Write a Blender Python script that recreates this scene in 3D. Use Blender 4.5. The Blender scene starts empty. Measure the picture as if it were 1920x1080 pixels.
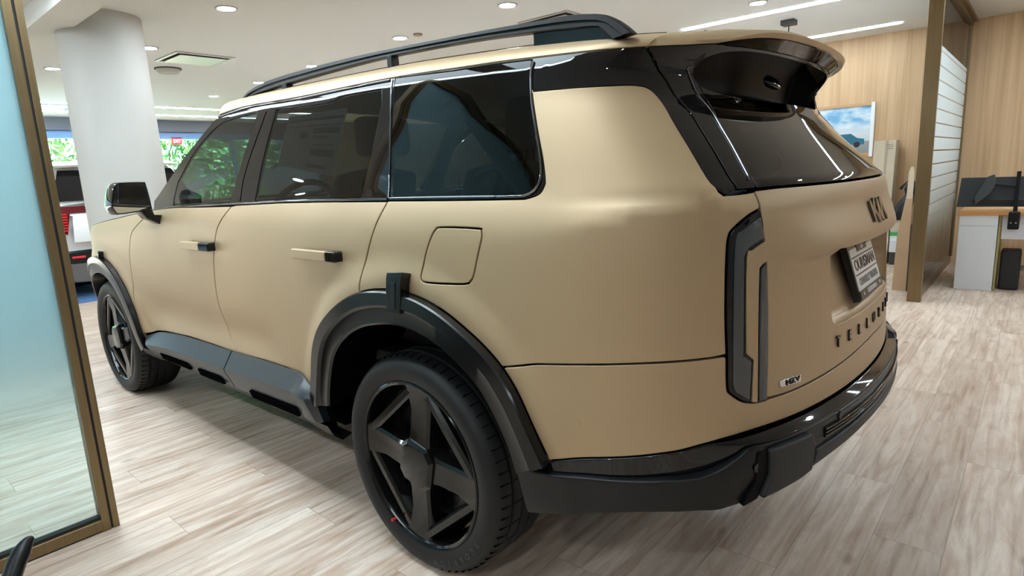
import bpy, math, random
from mathutils import Vector, Matrix
from mathutils.geometry import delaunay_2d_cdt
random.seed(7)
SC = bpy.context.scene
COL = SC.collection

# ------------------------------------------------------------------ materials
def mat(name, color=(.8, .8, .8), rough=.5, metal=0., coat=0., coat_rough=.05, spec=.5, emit=None, strength=0.):
    m = bpy.data.materials.new(name); m.use_nodes = True
    b = m.node_tree.nodes['Principled BSDF']
    b.inputs['Base Color'].default_value = (*color, 1)
    b.inputs['Roughness'].default_value = rough
    b.inputs['Metallic'].default_value = metal
    b.inputs['Coat Weight'].default_value = coat
    b.inputs['Coat Roughness'].default_value = coat_rough
    b.inputs['Specular IOR Level'].default_value = spec
    if emit:
        b.inputs['Emission Color'].default_value = (*emit, 1)
        b.inputs['Emission Strength'].default_value = strength
    return m

class NT:
    """small helper to wire shader nodes"""
    def __init__(s, m): s.t = m.node_tree; s.n = s.t.nodes; s.l = s.t.links
    def add(s, typ, **kw):
        n = s.n.new(typ)
        for k, v in kw.items(): setattr(n, k, v)
        return n
    def link(s, a, b): s.l.new(a, b)
    def math(s, op, a, b=None, c=None):
        n = s.add('ShaderNodeMath', operation=op)
        for i, x in enumerate((a, b, c)):
            if x is None: continue
            if hasattr(x, 'links'): s.link(x, n.inputs[i])
            else: n.inputs[i].default_value = x
        return n.outputs[0]
    def mix(s, fac, a, b, blend='MIX'):
        n = s.add('ShaderNodeMix', data_type='RGBA', blend_type=blend)
        for key, x in ((0, fac), (6, a), (7, b)):
            if hasattr(x, 'links'): s.link(x, n.inputs[key])
            elif key == 0: n.inputs[0].default_value = x
            else: n.inputs[key].default_value = (*x, 1) if len(x) == 3 else x
        return n.outputs[2]
    def ramp(s, fac, stops):
        n = s.add('ShaderNodeValToRGB'); e = n.color_ramp.elements
        while len(e) < len(stops): e.new(.5)
        for el, (p, c) in zip(e, stops): el.position = p; el.color = (*c, 1) if len(c) == 3 else c
        s.link(fac, n.inputs[0]); return n.outputs[0]

def glass(name, tint, refl_rough=0., ior=1.5):
    m = bpy.data.materials.new(name); m.use_nodes = True
    t = NT(m); t.n.clear()
    o = t.add('ShaderNodeOutputMaterial'); mx = t.add('ShaderNodeMixShader'); fr = t.add('ShaderNodeFresnel')
    tr = t.add('ShaderNodeBsdfTransparent'); gl = t.add('ShaderNodeBsdfGlossy')
    fr.inputs['IOR'].default_value = ior
    tr.inputs[0].default_value = (*tint, 1); gl.inputs['Roughness'].default_value = refl_rough
    gl.inputs[0].default_value = (1, 1, 1, 1)
    # single sheet: same reflectance from both faces
    ge = t.add('ShaderNodeNewGeometry'); t.link(t.math('MULTIPLY_ADD', ge.outputs['Backfacing'], 1 / ior - ior, ior), fr.inputs['IOR'])
    t.link(fr.outputs[0], mx.inputs[0]); t.link(tr.outputs[0], mx.inputs[1]); t.link(gl.outputs[0], mx.inputs[2])
    t.link(mx.outputs[0], o.inputs[0])
    return m

def floor_material():
    m = mat('oak_plank_tile', rough=.42); t = NT(m); b = t.n['Principled BSDF']
    co = t.add('ShaderNodeTexCoord'); sep = t.add('ShaderNodeSeparateXYZ'); t.link(co.outputs['Object'], sep.inputs[0])
    x, y = sep.outputs[0], sep.outputs[1]
    r = t.math('DIVIDE', t.math('ADD', x, .13), .2)
    row = t.math('FLOOR', r); fx = t.math('FRACT', r)
    u = t.math('DIVIDE', t.math('ADD', t.math('ADD', y, t.math('MULTIPLY', row, .41)), .167), 1.2)
    pid = t.math('FLOOR', u); fu = t.math('FRACT', u)
    wn = t.add('ShaderNodeTexWhiteNoise', noise_dimensions='2D')
    cb = t.add('ShaderNodeCombineXYZ'); t.link(row, cb.inputs[0]); t.link(pid, cb.inputs[1]); t.link(cb.outputs[0], wn.inputs['Vector'])
    # grain coordinates, shifted for every plank
    g = t.add('ShaderNodeCombineXYZ')
    t.link(t.math('ADD', t.math('MULTIPLY', x, 26.), t.math('MULTIPLY', wn.outputs[0], 90.)), g.inputs[0])
    t.link(t.math('ADD', t.math('MULTIPLY', y, 1.5), t.math('MULTIPLY', wn.outputs[0], 31.)), g.inputs[1])
    n1 = t.add('ShaderNodeTexNoise'); n1.inputs['Scale'].default_value = 1.0; n1.inputs['Detail'].default_value = 6; n1.inputs['Distortion'].default_value = 1.1
    t.link(g.outputs[0], n1.inputs['Vector'])
    g2 = t.add('ShaderNodeCombineXYZ')
    t.link(t.math('ADD', t.math('MULTIPLY', x, 9.), t.math('MULTIPLY', wn.outputs[0], 50.)), g2.inputs[0])
    t.link(t.math('MULTIPLY', y, 2.2), g2.inputs[1])
    n2 = t.add('ShaderNodeTexNoise'); n2.inputs['Scale'].default_value = 1.; n2.inputs['Detail'].default_value = 3; n2.inputs['Distortion'].default_value = 2.
    t.link(g2.outputs[0], n2.inputs['Vector'])
    c1 = t.ramp(n1.outputs[0], [(.27, (.40, .28, .195)), (.43, (.55, .42, .32)), (.57, (.655, .535, .43)), (.8, (.74, .635, .535))])
    rings = t.math('SINE', t.math('MULTIPLY', n2.outputs[0], 62.))
    c2 = t.ramp(n2.outputs[0], [(.30, (.84, .73, .66)), (.46, (.97, .93, .90)), (.6, (1.03, 1.02, 1.01)), (.78, (1.07, 1.05, 1.03))])
    c2 = t.mix(t.math('MULTIPLY', t.math('GREATER_THAN', rings, .55), .22), c2, (.80, .70, .62))
    c = t.mix(1., c1, c2, 'MULTIPLY')
    tone = t.ramp(wn.outputs[0], [(0., (.87, .88, .91)), (.5, (.98, 1.0, 1.05)), (1., (1.08, 1.11, 1.17))])
    c = t.mix(1., c, tone, 'MULTIPLY')
    # small knots
    kv = t.add('ShaderNodeTexVoronoi'); kv.inputs['Scale'].default_value = 1.
    kc = t.add('ShaderNodeCombineXYZ'); t.link(t.math('MULTIPLY', x, 5.5), kc.inputs[0]); t.link(t.math('MULTIPLY', y, 2.6), kc.inputs[1]); t.link(kc.outputs[0], kv.inputs['Vector'])
    kn = t.ramp(kv.outputs['Distance'], [(.0, (1, 1, 1)), (.045, (.85, .85, .85)), (.12, (0, 0, 0))])
    c = t.mix(t.math('MULTIPLY', kn, .6), c, (.20, .13, .08))
    # joints
    ex = t.math('LESS_THAN', t.math('MINIMUM', fx, t.math('SUBTRACT', 1., fx)), .0065)
    ey = t.math('LESS_THAN', t.math('MINIMUM', fu, t.math('SUBTRACT', 1., fu)), .0011)
    e = t.math('MAXIMUM', ex, ey)
    c = t.mix(t.math('MULTIPLY', e, .55), c, (.20, .16, .13))
    t.link(c, b.inputs['Base Color'])
    rr = t.math('ADD', t.math('MULTIPLY', n1.outputs[0], .18), .33); t.link(rr, b.inputs['Roughness'])
    bp = t.add('ShaderNodeBump'); bp.inputs['Strength'].default_value = .25; bp.inputs['Distance'].default_value = .002
    t.link(t.math('SUBTRACT', 1., e), bp.inputs['Height']); t.link(bp.outputs[0], b.inputs['Normal'])
    return m

def wood_wall_material():
    m = mat('oak_veneer_panel', rough=.5); t = NT(m); b = t.n['Principled BSDF']
    co = t.add('ShaderNodeTexCoord'); mp = t.add('ShaderNodeMapping'); mp.inputs['Scale'].default_value = (9, 9, .35)
    t.link(co.outputs['Object'], mp.inputs[0])
    n1 = t.add('ShaderNodeTexNoise'); n1.inputs['Scale'].default_value = 1.3; n1.inputs['Detail'].default_value = 8; n1.inputs['Distortion'].default_value = .4
    t.link(mp.outputs[0], n1.inputs['Vector'])
    mp2 = t.add('ShaderNodeMapping'); mp2.inputs['Scale'].default_value = (45, 45, .7); t.link(co.outputs['Object'], mp2.inputs[0])
    n2 = t.add('ShaderNodeTexNoise'); n2.inputs['Scale'].default_value = 1.; n2.inputs['Detail'].default_value = 4; t.link(mp2.outputs[0], n2.inputs['Vector'])
    c1 = t.ramp(n1.outputs[0], [(.25, (.50, .31, .165)), (.5, (.60, .395, .225)), (.75, (.68, .47, .285))])
    c2 = t.ramp(n2.outputs[0], [(.3, (.88, .86, .84)), (.6, (1.03, 1.03, 1.03))])
    t.link(t.mix(1., c1, c2, 'MULTIPLY'), b.inputs['Base Color'])
    return m

def film_glass(name, z_clear, z_full, band=None, tint=(.86, .95, .95), film=(.47, .665, .71)):
    """clear glass that carries a frosted privacy film fading in with height, optionally cut into horizontal bands"""
    m = bpy.data.materials.new(name); m.use_nodes = True; t = NT(m); t.n.clear()
    o = t.add('ShaderNodeOutputMaterial')
    co = t.add('ShaderNodeTexCoord'); sep = t.add('ShaderNodeSeparateXYZ'); t.link(co.outputs['Object'], sep.inputs[0]); z = sep.outputs[2]
    mr = t.add('ShaderNodeMapRange'); mr.interpolation_type = 'SMOOTHSTEP'
    t.link(z, mr.inputs[0]); mr.inputs[1].default_value = z_clear; mr.inputs[2].default_value = z_full; mr.inputs[3].default_value = 0.; mr.inputs[4].default_value = .93
    fac = mr.outputs[0]
    if band:
        per, gap, top = band
        f = t.math('FRACT', t.math('DIVIDE', z, per))
        fac = t.math('MULTIPLY', fac, t.math('MULTIPLY', t.math('GREATER_THAN', f, gap), t.math('LESS_THAN', z, top)))
    fr = t.add('ShaderNodeFresnel'); fr.inputs[0].default_value = 1.5
    tr = t.add('ShaderNodeBsdfTransparent'); tr.inputs[0].default_value = (*tint, 1)
    gl = t.add('ShaderNodeBsdfGlossy'); gl.inputs['Roughness'].default_value = .01
    cl = t.add('ShaderNodeMixShader'); t.link(fr.outputs[0], cl.inputs[0]); t.link(tr.outputs[0], cl.inputs[1]); t.link(gl.outputs[0], cl.inputs[2])
    df = t.add('ShaderNodeBsdfDiffuse'); df.inputs[0].default_value = (*film, 1)
    tl = t.add('ShaderNodeBsdfTranslucent'); tl.inputs[0].default_value = (*film, 1)
    fm = t.add('ShaderNodeMixShader'); fm.inputs[0].default_value = .5; t.link(df.outputs[0], fm.inputs[1]); t.link(tl.outputs[0], fm.inputs[2])
    mx = t.add('ShaderNodeMixShader'); t.link(fac, mx.inputs[0]); t.link(cl.outputs[0], mx.inputs[1]); t.link(fm.outputs[0], mx.inputs[2])
    t.link(mx.outputs[0], o.inputs[0])
    return m

def noise_mat(name, a, b_, scale, rough=.6, stretch=(1, 1, 1), metal=0.):
    m = mat(name, rough=rough, metal=metal); t = NT(m); b = t.n['Principled BSDF']
    co = t.add('ShaderNodeTexCoord'); mp = t.add('ShaderNodeMapping'); mp.inputs['Scale'].default_value = stretch; t.link(co.outputs['Object'], mp.inputs[0])
    n = t.add('ShaderNodeTexNoise'); n.inputs['Scale'].default_value = scale; n.inputs['Detail'].default_value = 4; t.link(mp.outputs[0], n.inputs['Vector'])
    t.link(t.ramp(n.outputs[0], [(.3, a), (.7, b_)]), b.inputs['Base Color'])
    return m

M = dict(
    gold=mat('satin_gold_paint', (.43, .308, .178), .48, .38, .32, .4),
    gloss=mat('gloss_black', (.004, .004, .005), .035, 0, .0, .02),
    satin=mat('satin_black_plastic', (.006, .0063, .007), .38, spec=.28),
    matte=mat('textured_black_plastic', (.018, .018, .020), .5, spec=.35),
    sill=mat('grey_cladding_plastic', (.012, .018, .023), .36, spec=.42),
    rubber=mat('tyre_rubber', (.008, .008, .0082), .55, spec=.35),
    wheel=mat('gloss_black_alloy', (.004, .0037, .0035), .13, .0, .1, .04, .38),
    void=mat('wheel_well_black', (.003, .003, .003), .9, spec=.0),
    sideglass=glass('tinted_privacy_glass', (.10, .11, .11), 0., 1.36),
    frontglass=glass('light_tinted_glass', (.24, .29, .29), 0., 1.45),
    rearglass=glass('dark_rear_glass', (.045, .045, .043)),
    mirror=mat('mirror_glass', (.55, .58, .58), .02, 1.),
    lens=mat('smoked_lamp_lens', (.035, .042, .048), .12, 0, 1., .03),
    chrome=mat('dark_chrome', (.20, .20, .21), .14, 1.),
    bright=mat('brushed_silver', (.72, .72, .72), .22, 1.),
    cavity=mat('spoiler_cavity_black', (.003, .003, .0035), .45, spec=.08),
    emblem=mat('emblem_metal', (.13, .128, .126), .15, 1.),
    letter=mat('dark_metal_letter', (.045, .04, .035), .25, .8),
    trim=mat('interior_black', (.018, .017, .016), .7),
    seat=mat('interior_seat_leather', (.05, .045, .04), .5),
    bronze=noise_mat('brushed_bronze', (.215, .150, .075), (.25, .178, .092), 3., .34, (40, 40, 1), .75),
    groove=mat('black_gasket', (.01, .01, .01), .6),
    ceiling=mat('ceiling_paint', (.70, .705, .685), .85),
    white=mat('white_paint', (.50, .487, .46), .7),
    floor=floor_material(), wood=wood_wall_material(),
    lampfill=mat('added_panel_diffuser', (.9, .95, 1), .5, emit=(.76, .91, 1.), strength=4.9),
    lamp=mat('light_diffuser', (.9, .95, 1), .5, emit=(.76, .91, 1.), strength=17.),
    down=mat('downlight_diffuser', (.9, .95, 1), .5, emit=(.79, .92, 1.), strength=310.),
    filmleft=film_glass('frosted_gradient_glass', .30, 1.0),
    filmright=film_glass('banded_frosted_glass', .35, 1.5, (.118, .10, 2.17), (.90, .94, .94), (.80, .84, .84)),
)

# ------------------------------------------------------------------ object helpers
def tag(o, label=None, cat=None, group=None, kind=None):
    for k, v in (('label', label), ('category', cat), ('group', group), ('kind', kind)):
        if v: o[k] = v
    return o
def empty(name, loc=(0, 0, 0), label=None, cat=None, group=None, rz=0.):
    o = bpy.data.objects.new(name, None); COL.objects.link(o); o.location = loc; o.rotation_euler = (0, 0, rz)
    o.empty_display_size = .1
    return tag(o, label, cat, group)
class MB:
    """collects shapes into one mesh; verts may carry their own normals"""
    def __init__(s): s.v = []; s.f = []; s.n = {}; s.mi = []
    def add(s, vs, fs, ns=None, mi=0):
        o = len(s.v); s.v += [tuple(p) for p in vs]
        s.f += [tuple(i + o for i in f) for f in fs]; s.mi += [mi] * len(fs)
        if ns:
            for i, n in enumerate(ns): s.n[o + i] = tuple(n)
        return s
    def box(s, a, b, mi=0):
        (x0, y0, z0), (x1, y1, z1) = a, b
        vs = [(x, y, z) for x in (x0, x1) for y in (y0, y1) for z in (z0, z1)]
        return s.add(vs, [(0, 1, 3, 2), (4, 6, 7, 5), (0, 4, 5, 1), (2, 3, 7, 6), (0, 2, 6, 4), (1, 5, 7, 3)], mi=mi)
    def obox(s, c, ax, ay, az, mi=0):
        c, ax, ay, az = map(Vector, (c, ax, ay, az))
        vs = [c + i * ax + j * ay + k * az for i in (-1, 1) for j in (-1, 1) for k in (-1, 1)]
        return s.add(vs, [(0, 1, 3, 2), (4, 6, 7, 5), (0, 4, 5, 1), (2, 3, 7, 6), (0, 2, 6, 4), (1, 5, 7, 3)], mi=mi)
    def loft(s, rows, close_u=False, cap=False, mi=0):
        n = len(rows[0]); vs = [p for r in rows for p in r]; fs = []
        for i in range(len(rows) - 1):
            for j in range(n if close_u else n - 1):
                k = (j + 1) % n
                fs.append((i * n + j, i * n + k, (i + 1) * n + k, (i + 1) * n + j))
        if cap:
            fs.append(tuple(range(n - 1, -1, -1))); fs.append(tuple((len(rows) - 1) * n + j for j in range(n)))
        return s.add(vs, fs, mi=mi)
    def tube(s, pts, r, seg=10, cap=True, mi=0):
        pts = [Vector(p) for p in pts]; rows = []
        rr = r if isinstance(r, (list, tuple)) else [r] * len(pts)
        up = None
        for i, p in enumerate(pts):
            d = (pts[min(i + 1, len(pts) - 1)] - pts[max(i - 1, 0)]).normalized()
            if up is None:
                up = Vector((0, 0, 1)) if abs(d.z) < .9 else Vector((1, 0, 0))
            a = d.cross(up).normalized(); b = a.cross(d).normalized(); up = b
            rows.append([p + rr[i] * (math.cos(t) * a + math.sin(t) * b) for t in (2 * math.pi * k / seg for k in range(seg))])
        return s.loft(rows, True, cap, mi)
    def cyl(s, a, b, r, seg=24, r2=None, mi=0):
        return s.tube([a, b], [r, r if r2 is None else r2], seg, True, mi)
    def prism(s, poly, fn, mi=0):
        """poly: list of 2d points; fn(p, k) -> 3d for k = 0 and 1"""
        n = len(poly); vs = [fn(p, 0) for p in poly] + [fn(p, 1) for p in poly]
        fs = [tuple(range(n - 1, -1, -1)), tuple(range(n, 2 * n))] + [(i, (i + 1) % n, n + (i + 1) % n, n + i) for i in range(n)]
        return s.add(vs, fs, mi=mi)
    def mesh(s, name, mats):
        me = bpy.data.meshes.new(name); me.from_pydata([tuple(p) for p in s.v], [], s.f)
        for m_ in (mats if isinstance(mats, (list, tuple)) else [mats]): me.materials.append(m_)
        me.polygons.foreach_set('material_index', s.mi); me.update()
        return me
    def build(s, name, mats, parent=None, smooth=None, bevel=0., label=None, fix=True, loc=None):
        me = s.mesh(name, mats); o = bpy.data.objects.new(name, me); COL.objects.link(o)
        if s.n:
            me.polygons.foreach_set('use_smooth', [True] * len(me.polygons))
            ns = [s.n.get(i, (0, 0, 0)) for i in range(len(s.v))]
            me.normals_split_custom_set_from_vertices(ns)
        else:
            if fix:
                import bmesh
                bm = bmesh.new(); bm.from_mesh(me); bmesh.ops.recalc_face_normals(bm, faces=bm.faces); bm.to_mesh(me); bm.free()
            if bevel:
                md = o.modifiers.new('b', 'BEVEL'); md.width = bevel; md.segments = 3; md.limit_method = 'ANGLE'; md.angle_limit = math.radians(30); md.harden_normals = False
            if smooth is not None:
                me.polygons.foreach_set('use_smooth', [True] * len(me.polygons))
                md = o.modifiers.new('n', 'EDGE_SPLIT'); md.split_angle = math.radians(smooth)
        if parent: o.parent = parent; 
        if loc: o.location = loc
        if label: o['label'] = label
        return o
def stringy(txt, size, depth=.002, name='t', font_scale=(1, 1), bold=0.):
    """lettering as mesh data centred on the origin in the xy plane"""
    cu = bpy.data.curves.new(name, 'FONT'); cu.body = txt; cu.size = size; cu.extrude = depth; cu.align_x = 'CENTER'; cu.align_y = 'CENTER'; cu.offset = bold
    cu.resolution_u = 3
    o = bpy.data.objects.new(name, cu); COL.objects.link(o)
    dg = bpy.context.evaluated_depsgraph_get(); dg.update()
    me = bpy.data.meshes.new_from_object(o.evaluated_get(dg))
    bpy.data.objects.remove(o); bpy.data.curves.remove(cu)
    for v in me.vertices: v.co.x *= font_scale[0]; v.co.y *= font_scale[1]
    return me
def put_text(txt, size, name, m, parent, origin, right, up, depth=.002, fs=(1, 1), bold=0.):
    me = stringy(txt, size, depth, name, fs, bold); me.materials.clear(); me.materials.append(m)
    o = bpy.data.objects.new(name, me); COL.objects.link(o)
    r = Vector(right).normalized(); u = Vector(up).normalized(); n = r.cross(u)
    o.matrix_world = Matrix(((r.x, u.x, n.x, origin[0]), (r.y, u.y, n.y, origin[1]), (r.z, u.z, n.z, origin[2]), (0, 0, 0, 1)))
    if parent: o.parent = parent
    return o

# ------------------------------------------------------------------ body surface
def pchip(xs,ys):
    n=len(xs);h=[xs[i+1]-xs[i] for i in range(n-1)];d=[(ys[i+1]-ys[i])/h[i] for i in range(n-1)]
    m=[0]*n;m[0]=d[0];m[-1]=d[-1]
    for i in range(1,n-1):
        if d[i-1]*d[i]>0:
            w1=2*h[i]+h[i-1];w2=h[i]+2*h[i-1];m[i]=(w1+w2)/(w1/d[i-1]+w2/d[i])
    def f(x):
        if x<=xs[0]: return ys[0]+m[0]*(x-xs[0])
        if x>=xs[-1]: return ys[-1]+m[-1]*(x-xs[-1])
        lo,hi=0,n-1
        while hi-lo>1:
            k=(lo+hi)//2
            if xs[k]<=x: lo=k
            else: hi=k
        t=(x-xs[lo])/h[lo]
        return (ys[lo]*(1+2*t)*(1-t)**2+h[lo]*m[lo]*t*(1-t)**2+ys[hi]*t*t*(3-2*t)+h[lo]*m[hi]*t*t*(t-1))
    return f
def smooth(a,b,x):
    t=min(1,max(0,(x-a)/(b-a)));return t*t*(3-2*t)
BELT=1.235
# half width against height at mid body
WID=pchip([.25,.33,.42,.50,.65,.80,.95,1.05,1.10,1.145,1.18,1.21,1.235,1.26,1.30,1.40,1.50,1.56,1.60,1.63,1.645,1.655,1.665,1.68,1.695,1.71,1.72],
          [.86,.915,.940,.950,.958,.962,.965,.966,.9655,.961,.951,.938,.927,.9195,.909,.882,.852,.834,.820,.803,.786,.765,.73,.66,.55,.3,0.])
XREAR=pchip([.30,.40,.5,.65,.80,.95,1.08,1.18,1.235,1.26,1.335,1.45,1.52,1.57,1.61,1.65,1.72],
            [-1.07,-1.09,-1.105,-1.114,-1.107,-1.098,-1.092,-1.088,-1.072,-1.046,-.977,-.879,-.832,-.825,-.855,-.89,-.90])
HT=pchip([-2.2,-1.2,-.7,-.3,.19,.7,1.24,1.6,2.5],[.86,.865,.89,.94,1.0,1.03,1.05,1.05,1.05])
DROP=pchip([1.2,1.7,2.1,2.6,3.1,3.6,4.2],[0,0.01,.035,.07,.105,.16,.23])
XS=-.30; NX,NY=4.4,2.0
def _table(n,m,L):
    pts=[]
    N=4000
    for i in range(N+1):
        th=math.pi/2*(i/N)
        pts.append((math.sin(th)**(2/n),math.cos(th)**(2/m) if i<N else 0.))
    # arc length on the reference curve (L long, .96 wide)
    s=[0.]
    for a,b in zip(pts,pts[1:]): s.append(s[-1]+math.hypot((b[0]-a[0])*L,(b[1]-a[1])*.96))
    out=[];k=0;M=400;tot=s[-1]
    for j in range(M+1):
        t=tot*j/M
        while k<N-1 and s[k+1]<t: k+=1
        f=(t-s[k])/max(1e-12,s[k+1]-s[k])
        out.append((pts[k][0]+(pts[k+1][0]-pts[k][0])*f,pts[k][1]+(pts[k+1][1]-pts[k][1])*f))
    return tot,out
SR,TR_=_table(NX,NY,.812)
XFS=3.0;LF=.80;SF,TF_=_table(2.6,2.2,LF)
def _look(tab,tot,s):
    q=min(max(s/tot,0),1)*(len(tab)-1);i=min(int(q),len(tab)-2);f=q-i
    # cubic (Catmull-Rom) look-up so that normals stay smooth
    p0=tab[max(i-1,0)];p1=tab[i];p2=tab[i+1];p3=tab[min(i+2,len(tab)-1)]
    r=[]
    for a,b,c,d in zip(p0,p1,p2,p3):
        r.append(.5*((2*b)+(-a+c)*f+(2*a-5*b+4*c-d)*f*f+(-a+3*b-3*c+d)*f**3))
    return r
DISP=[]
def P0(s,v):
    """body surface: s = 0 where the rear corner starts, growing to the rear centre, falling to the front; v = height over the belt"""
    z0=BELT+v
    if s>=0:
        xi,eta=_look(TR_,SR,s)
        x=XS-xi*(XS-XREAR(z0)); sx=XS-s; y=WID(z0)*eta
    else:
        x=XS-s; sx=x; eta=1.
        zz=z0
        if v<=0:
            if x>XFS:
                xi,eta=_look(TF_,SF,x-XFS); x=XFS+xi*(LF-.10*max(0,abs(z0-.75)))
            zz=z0
            d=DROP(sx)
            if d>0: zz=z0
        y=WID(zz)*eta
    if v>0: z=BELT+v*HT(sx)
    else: z=z0-(DROP(sx)*smooth(-.5,0,v) if sx>1.2 else 0)
    return (x,y,z)
def P(s,v):
    x,y,z=P0(s,v)
    for f in DISP:
        d=f(s,v)
        x+=d[0];y+=d[1];z+=d[2]
    return (x,y,z)
def N(s,v,e=1e-3):
    a=P(s+e,v);b=P(s-e,v);c=P(s,v+e);d=P(s,v-e)
    u=[a[i]-b[i] for i in range(3)];w=[c[i]-d[i] for i in range(3)]
    n=[u[1]*w[2]-u[2]*w[1],u[2]*w[0]-u[0]*w[2],u[0]*w[1]-u[1]*w[0]]
    l=math.sqrt(sum(k*k for k in n)) or 1
    n=[k/l for k in n]
    # outward: away from the car's axis
    return n


# outlines of the panels on the body surface, as (s, v)
T = {
    'belt': [(-2.378, -0.0117), (-1.822, -0.0242), (-1.395, -0.0208), (-1.049, -0.0126), (-0.7567, -0.0099), (-0.3694, -0.0077), (-0.1122, -0.0089), (0.0638, -0.0082), (0.1968, -0.0074), (0.2396, 0.0031), (0.2595, 0.0226), (0.2675, 0.0423), (0.2666, 0.1229), (0.2419, 0.2693), (0.2288, 0.2886)],
    'quarter_glass': [(-0.4252, 0.3758), (-0.1667, 0.3728), (0.1579, 0.3757), (0.2128, 0.3122), (0.2405, 0.2273), (0.2525, 0.1439), (0.2514, 0.0707), (0.239, 0.035), (0.2056, 0.0096), (0.1697, 0.0034), (-0.0556, 0.0036), (-0.3455, 0.0038), (-0.3617, 0.0153), (-0.3923, 0.1717), (-0.4157, 0.3118)],
    'win_f': [(-2.111, -0.0039), (-2.102, 0.1), (-1.91, 0.2182), (-1.752, 0.2941), (-1.66, 0.3222), (-1.592, 0.3281), (-1.326, 0.3389), (-1.374, 0.2274), (-1.418, 0.1255), (-1.47, -0.0063), (-1.65, -0.01)],
    'win_r': [(-1.166, 0.3365), (-0.8027, 0.329), (-0.6984, 0.3442), (-0.4889, 0.3462), (-0.4763, 0.3005), (-0.4808, 0.2391), (-0.4958, 0.1341), (-0.5161, 0.0153), (-0.5204, 0.003), (-0.762, 0.0015), (-1.055, -0.0022), (-1.245, -0.0047), (-1.224, 0.1294), (-1.198, 0.2332)],
    'bsplit': [(-1.248, 0.3369), (-1.361, 0.1018), (-1.373, -0.0068)],
    'cut_front': [(-1.431, -0.0257), (-1.493, -0.0751), (-1.552, -0.1314), (-1.604, -0.2174), (-1.635, -0.306), (-1.652, -0.4185), (-1.648, -0.5422), (-1.618, -0.6524), (-1.564, -0.6956)],
    'cut_fender': [(-2.525, -0.0705), (-2.631, -0.1129), (-2.684, -0.1554), (-2.728, -0.2271), (-2.757, -0.2913), (-2.787, -0.4559), (-2.773, -0.6259), (-2.75, -0.7674)],
    'cut_rear': [(-0.3659, -0.0104), (-0.3822, -0.0456), (-0.4085, -0.0981), (-0.4446, -0.1654), (-0.4704, -0.2191), (-0.4889, -0.2737), (-0.4917, -0.3063)],
    'arch_out': [(-0.8806, -0.7795), (-0.8353, -0.6593), (-0.793, -0.5348), (-0.7336, -0.4472), (-0.6432, -0.3764), (-0.5446, -0.3241), (-0.4566, -0.2956), (-0.361, -0.282), (-0.2661, -0.2808), (-0.1788, -0.2924), (-0.0921, -0.3186), (-0.0117, -0.3565), (0.0642, -0.401), (0.125, -0.4498), (0.1717, -0.5076), (0.2145, -0.5902), (0.2483, -0.6582), (0.2634, -0.6886)],
    'arch_in': [(-0.7455, -0.7516), (-0.7125, -0.6516), (-0.6575, -0.5408), (-0.5792, -0.4693), (-0.4843, -0.4196), (-0.3841, -0.3943), (-0.2928, -0.3842), (-0.2096, -0.3917), (-0.1204, -0.4152), (-0.0383, -0.4553), (0.0485, -0.5177), (0.1063, -0.6002), (0.1424, -0.6695), (0.1615, -0.7396)],
    'fuel': [(-0.0951, -0.083), (0.0463, -0.0834), (0.0612, -0.0906), (0.0622, -0.1129), (0.0409, -0.171), (0.0247, -0.2129), (0.0084, -0.2305), (-0.0134, -0.2383), (-0.1511, -0.2437), (-0.1786, -0.238), (-0.1834, -0.2193), (-0.1679, -0.1677), (-0.1384, -0.1125), (-0.1211, -0.091)],
    'lamp': [(0.8195, -0.0516), (0.7817, -0.0686), (0.7426, -0.0927), (0.7313, -0.109), (0.726, -0.1458), (0.72, -0.2825), (0.7188, -0.387), (0.7174, -0.4671), (0.7269, -0.4849), (0.754, -0.5058), (0.7732, -0.5137), (0.7967, -0.5183), (0.8323, -0.52)],
    'gate_cut': [(0.812, -0.0067), (0.8175, -0.0391), (0.8356, -0.1204), (0.8432, -0.1673), (0.8459, -0.2992), (0.8392, -0.4337), (0.8324, -0.5156)],
}


# ------------------------------------------------------------------ the SUV
def PF(s, v):
    """body surface carried on across the rear centre line to the right-hand side"""
    if s > SR:
        x, y, z = P(2 * SR - s, v); return (x, -y, z)
    return P(s, v)
def NF(s, v):
    if s > SR:
        n = N(2 * SR - s, v); return (n[0], -n[1], n[2])
    return N(min(s, SR - .002), v)
def PO(s, v, d):
    p = PF(s, v)
    if not d: return Vector(p)
    return Vector(p) + d * Vector(NF(s, v))
def mir(pts): return [(2 * SR - a, b) for a, b in reversed(pts)]
def cr(pts, n=6, closed=False):
    """smooth curve through the points"""
    out = []; N_ = len(pts); rng = range(N_ if closed else N_ - 1)
    for i in rng:
        if closed: p0, p1, p2, p3 = (pts[(i + k) % N_] for k in (-1, 0, 1, 2))
        else: p0, p1, p2, p3 = pts[max(i - 1, 0)], pts[i], pts[i + 1], pts[min(i + 2, N_ - 1)]
        for j in range(n):
            f = j / n
            out.append(tuple(.5 * (2 * b + (c - a) * f + (2 * a - 5 * b + 4 * c - d) * f * f + (3 * b - a - 3 * c + d) * f ** 3) for a, b, c, d in zip(p0, p1, p2, p3)))
    if not closed: out.append(tuple(pts[-1]))
    return out
def resample(pts, n):
    L = [0.]
    for a, b in zip(pts, pts[1:]): L.append(L[-1] + math.dist(a, b))
    out = []; k = 0
    for i in range(n):
        t = L[-1] * i / (n - 1)
        while k < len(pts) - 2 and L[k + 1] < t: k += 1
        f = (t - L[k]) / max(1e-9, L[k + 1] - L[k])
        out.append(tuple(a + (b - a) * min(max(f, 0), 1) for a, b in zip(pts[k], pts[k + 1])))
    return out
def clean(poly, d=.004):
    out = []
    for p in poly:
        if not out or math.dist(p, out[-1]) > d: out.append(p)
    while len(out) > 3 and math.dist(out[0], out[-1]) < d: out.pop()
    return out
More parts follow.
